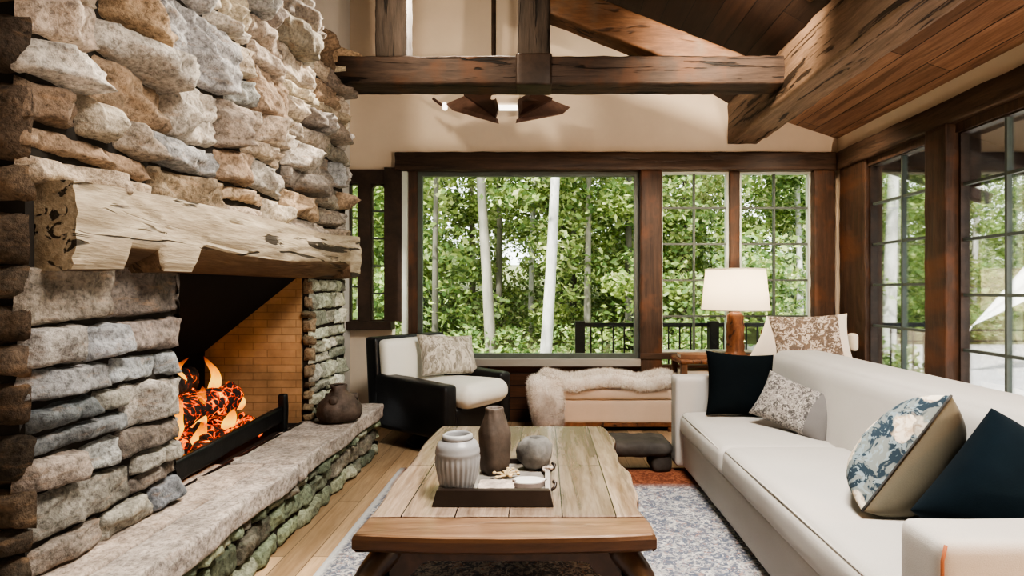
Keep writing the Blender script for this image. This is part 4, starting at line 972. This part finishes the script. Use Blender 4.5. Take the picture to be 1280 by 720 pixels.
def make_tree(x, y, h, r, tr_, bark, label, group, seed, lean_=(0, 0), low=.6, count=7600, size=.072, pal=LEAF, tw=1.7, src=None):
    z0 = gz(x, y) - .05 if not (2.9 < x < 18 and y < 15) else -.4
    root = empty('tree', (x, y, z0), label, 'tree', group)
    if src is not None:
        for ch in src.children:
            cc = ch.copy(); COL.objects.link(cc); cc.parent = root
        root.rotation_euler.z = seed * 1.9; s = .85 + .4 * ((seed * .37) % 1); root.scale = (s, s, s); return root
    rs = np.random.RandomState(seed)
    path = [(x + lean_[0] * t + .06 * math.sin(t * 6 + seed) * t, y + lean_[1] * t + .05 * math.cos(t * 5 + seed) * t, z0 + h * t) for t in [i / 14 for i in range(15)]]
    MB().add(*tube(path, [tr_ * (1.1 - .75 * i / 14) for i in range(15)], 10)).build('trunk', M[bark], root, True)
    n = 46; C = np.column_stack([rs.normal(0, tw * .5, n), rs.normal(0, tw * .5, n), rs.uniform(low, h, n)]) + np.array([x + lean_[0] * .5, y + lean_[1] * .5, z0]); Rr = rs.uniform(.35, .85, n)
    V, F, c = leafcloud(rs, C, Rr, count, size, pal, .6); MB().add(V, F, c).build('crown', M['leaf'], root)
    return root
make_tree(.0, 10.0, 9, .125, .10, 'birch', 'white birch trunk in the middle of the wide window', None, 1, (.5, 0), 5.0, 3000)
make_tree(-1.02, 11.2, 9, .1, .105, 'greybark', 'slender grey tree trunk left of the white birch', None, 2, (-.45, 0), 4.6, 3000)
make_tree(-2.05, 10.8, 8, .1, .06, 'darkbark', 'thin dark tree trunk near the left edge of the wide window', None, 3, (.1, 0), 3.0, 3600)
make_tree(-.35, 15.0, 9, .1, .075, 'birch', 'thin pale birch trunk between the grey trunk and white birch', None, 4, (.2, 0), 3.2, 4200)
make_tree(7.05, 11.8, 9, .1, .13, 'birch', 'pale trunk seen through the corner window beside the patio doors', None, 5, (.2, 0), 4.2, 4200, pal=LEAF)
make_tree(13.0, 17.5, 9, .1, .09, 'birch', 'thin white birch standing beyond the low patio railing', None, 6, (.5, .2), 4.5, 4200)
make_tree(6.6, 14.8, 9, .1, .085, 'birch', 'narrow birch trunk seen beside the lamp through the double window', None, 7, (-.2, 0), 3.5, 4200, pal=LEAFD)
protos = [make_tree(-4.2, 13.2, 8.5, .1, .09, 'greybark', 'leafy green tree in the woods beyond the windows', 'woodland trees', 11, pal=LEAF),
          make_tree(3.4, 14.0, 8.0, .1, .08, 'darkbark', 'leafy green tree in the woods beyond the windows', 'woodland trees', 12, pal=LEAF + LEAFD),
          make_tree(9.4, 16.8, 8.5, .1, .09, 'birch', 'leafy green tree in the woods beyond the windows', 'woodland trees', 13, pal=LEAFD + LEAF[:3])]
rnd = random.Random(7); k = 0; placed = []
for row, (yy, xs) in enumerate(((12.6, (-5.8, -2.8, .9, 2.3, 4.6)), (15.5, (-7.5, -5.5, -3.2, -1.4, .7, 2.3, 4.6, 8.0, 11)), (18.5, (-8.5, -6, -3.8, -1.8, .4, 2.6, 5, 7.2, 10.5, 13, 15.5, 18)), (22, (-10, -7.2, -4.6, -2, .6, 3.2, 6, 8.8, 11.8, 15, 18.5, 21.5)), (26.5, (-12, -8.5, -5, -1.8, 1.6, 5, 8.5, 12, 15.5, 19.5, 24)), (10.8, (19.6, 22.0)), (14, (20, 23)), (7, (20.5, 23.5)), (3, (20, 22.5)))):
    for x in xs:
        k += 1; make_tree(x + rnd.uniform(-.5, .5), yy + rnd.uniform(-.8, .8), 8, 1, 1, '', 'leafy green tree in the woods beyond the windows', 'woodland trees', k, src=protos[k % 3])
rs = np.random.RandomState(9); n = 420
C = np.column_stack([rs.uniform(-9, 20, n), rs.uniform(8.6, 20, n), np.zeros(n)]); keep = ~((C[:, 0] > 3.6) & (C[:, 0] < 18.2) & (C[:, 1] < 14.9)); C = C[keep]
C2 = np.column_stack([rs.uniform(3.2, 4.9, 26), rs.uniform(7.2, 8.4, 26), np.zeros(26)]); C = np.vstack([C, C2])
C[:, 2] = [gz(a, b_) + rs.uniform(.05, .55) for a, b_ in C[:, :2]]
V, F, c = leafcloud(rs, C, rs.uniform(.35, .75, len(C)), 62000, .055, LEAF + LEAFD + LEAFD, .8)
tag(MB().add(V, F, c).build('undergrowth', M['leaf']), 'low green undergrowth covering the ground between the trees', 'undergrowth', None, 'stuff')

# ------------------------------------------------------------------ light
def area(name, loc, target, size, power, col, shape='DISK', sy=None):
    L_ = bpy.data.lights.new(name, 'AREA'); L_.shape = shape; L_.size = size; L_.energy = power; L_.color = col
    if sy: L_.size_y = sy
    o = bpy.data.objects.new(name, L_); COL.objects.link(o); o.location = loc; o.rotation_euler = (Vector(target) - Vector(loc)).to_track_quat('-Z', 'Y').to_euler(); return o
def spot(name, loc, target, power, col, ang=90, blend=.6, rad=.08):
    L_ = bpy.data.lights.new(name, 'SPOT'); L_.energy = power; L_.color = col; L_.spot_size = R(ang); L_.spot_blend = blend; L_.shadow_soft_size = rad
    o = bpy.data.objects.new(name, L_); COL.objects.link(o); o.location = loc; o.rotation_euler = (Vector(target) - Vector(loc)).to_track_quat('-Z', 'Y').to_euler(); return o
def point(name, loc, power, col, rad=.05):
    L_ = bpy.data.lights.new(name, 'POINT'); L_.energy = power; L_.color = col; L_.shadow_soft_size = rad
    o = bpy.data.objects.new(name, L_); COL.objects.link(o); o.location = loc; return o
WARMC = (1, .84, .66)
a_ = area('overhead_fill', (.75, 1.6, 3.45), (.50, 2.6, 0), 1.0, 115, (1, .94, .86)); a_.data.spread = R(125)  # added overhead fill for the room, not a fixture
spot('stone_key', (-.4, 4.72, 3.95), (-1.55, 2.4, 2.0), 560, (1, .90, .76), 85, .7, .10)  # key for the raking light on the stones, source out of view
spot('stone_key', (.9, 3.3, 3.35), (-1.55, 2.3, 2.0), 60, (1, .90, .76), 75, .8, .10)  # second spot added to brighten the stones, no fixture here
spot('wall_spotlight', (1.2, 3.3, 3.2), (1.7, 5.5, 2.7), 150, WARMC, 110, .9, .12)
spot('wall_spotlight', (-.8, 3.4, 3.3), (-.5, 5.5, 3.0), 50, WARMC, 110, .9, .12)
spot('warm_spotlight', (2.3, -1.5, 1.9), (1.25, 4.0, .45), 130, (1, .44, .12), 46, .5, .08)
spot('downlight', (2.27, 4.66, 2.80), (2.35, 5.1, 0), 45, WARMC, 130, .8, .03)
a_ = area('bounce_fill', (2.3, -1.2, .7), (1.9, 2.6, 2.9), .25, 50, (1, .80, .62)); a_.data.spread = R(110)  # added low fill, stands in for bounce off floor and patio
point('lamp_light', (1.67, 5.03, 1.27), 9, (1, .82, .6), .05)
point('fire_light', (-1.95, 2.95, .66), 7, (1, .36, .07), .09)
point('fire_light', (-1.90, 3.42, .62), 7, (1, .36, .07), .07)
sun = bpy.data.lights.new('sun', 'SUN'); sun.energy = 9; sun.angle = R(3); sun.color = (1, .95, .86)
so = bpy.data.objects.new('sun', sun); COL.objects.link(so); so.rotation_euler = (R(42), R(0), R(-28))
w = bpy.data.worlds.new('world'); SC.world = w; w.use_nodes = True
bg = w.node_tree.nodes['Background']; bg.inputs[0].default_value = (.94, .97, 1.0, 1); bg.inputs[1].default_value = 3.2
SC.view_settings.view_transform = 'AgX'; SC.view_settings.look = 'AgX - High Contrast'; SC.view_settings.exposure = .22
try:
    SC.cycles.max_bounces = 8; SC.cycles.transparent_max_bounces = 12; SC.cycles.sample_clamp_indirect = 6; SC.cycles.use_denoising = True
except Exception: pass
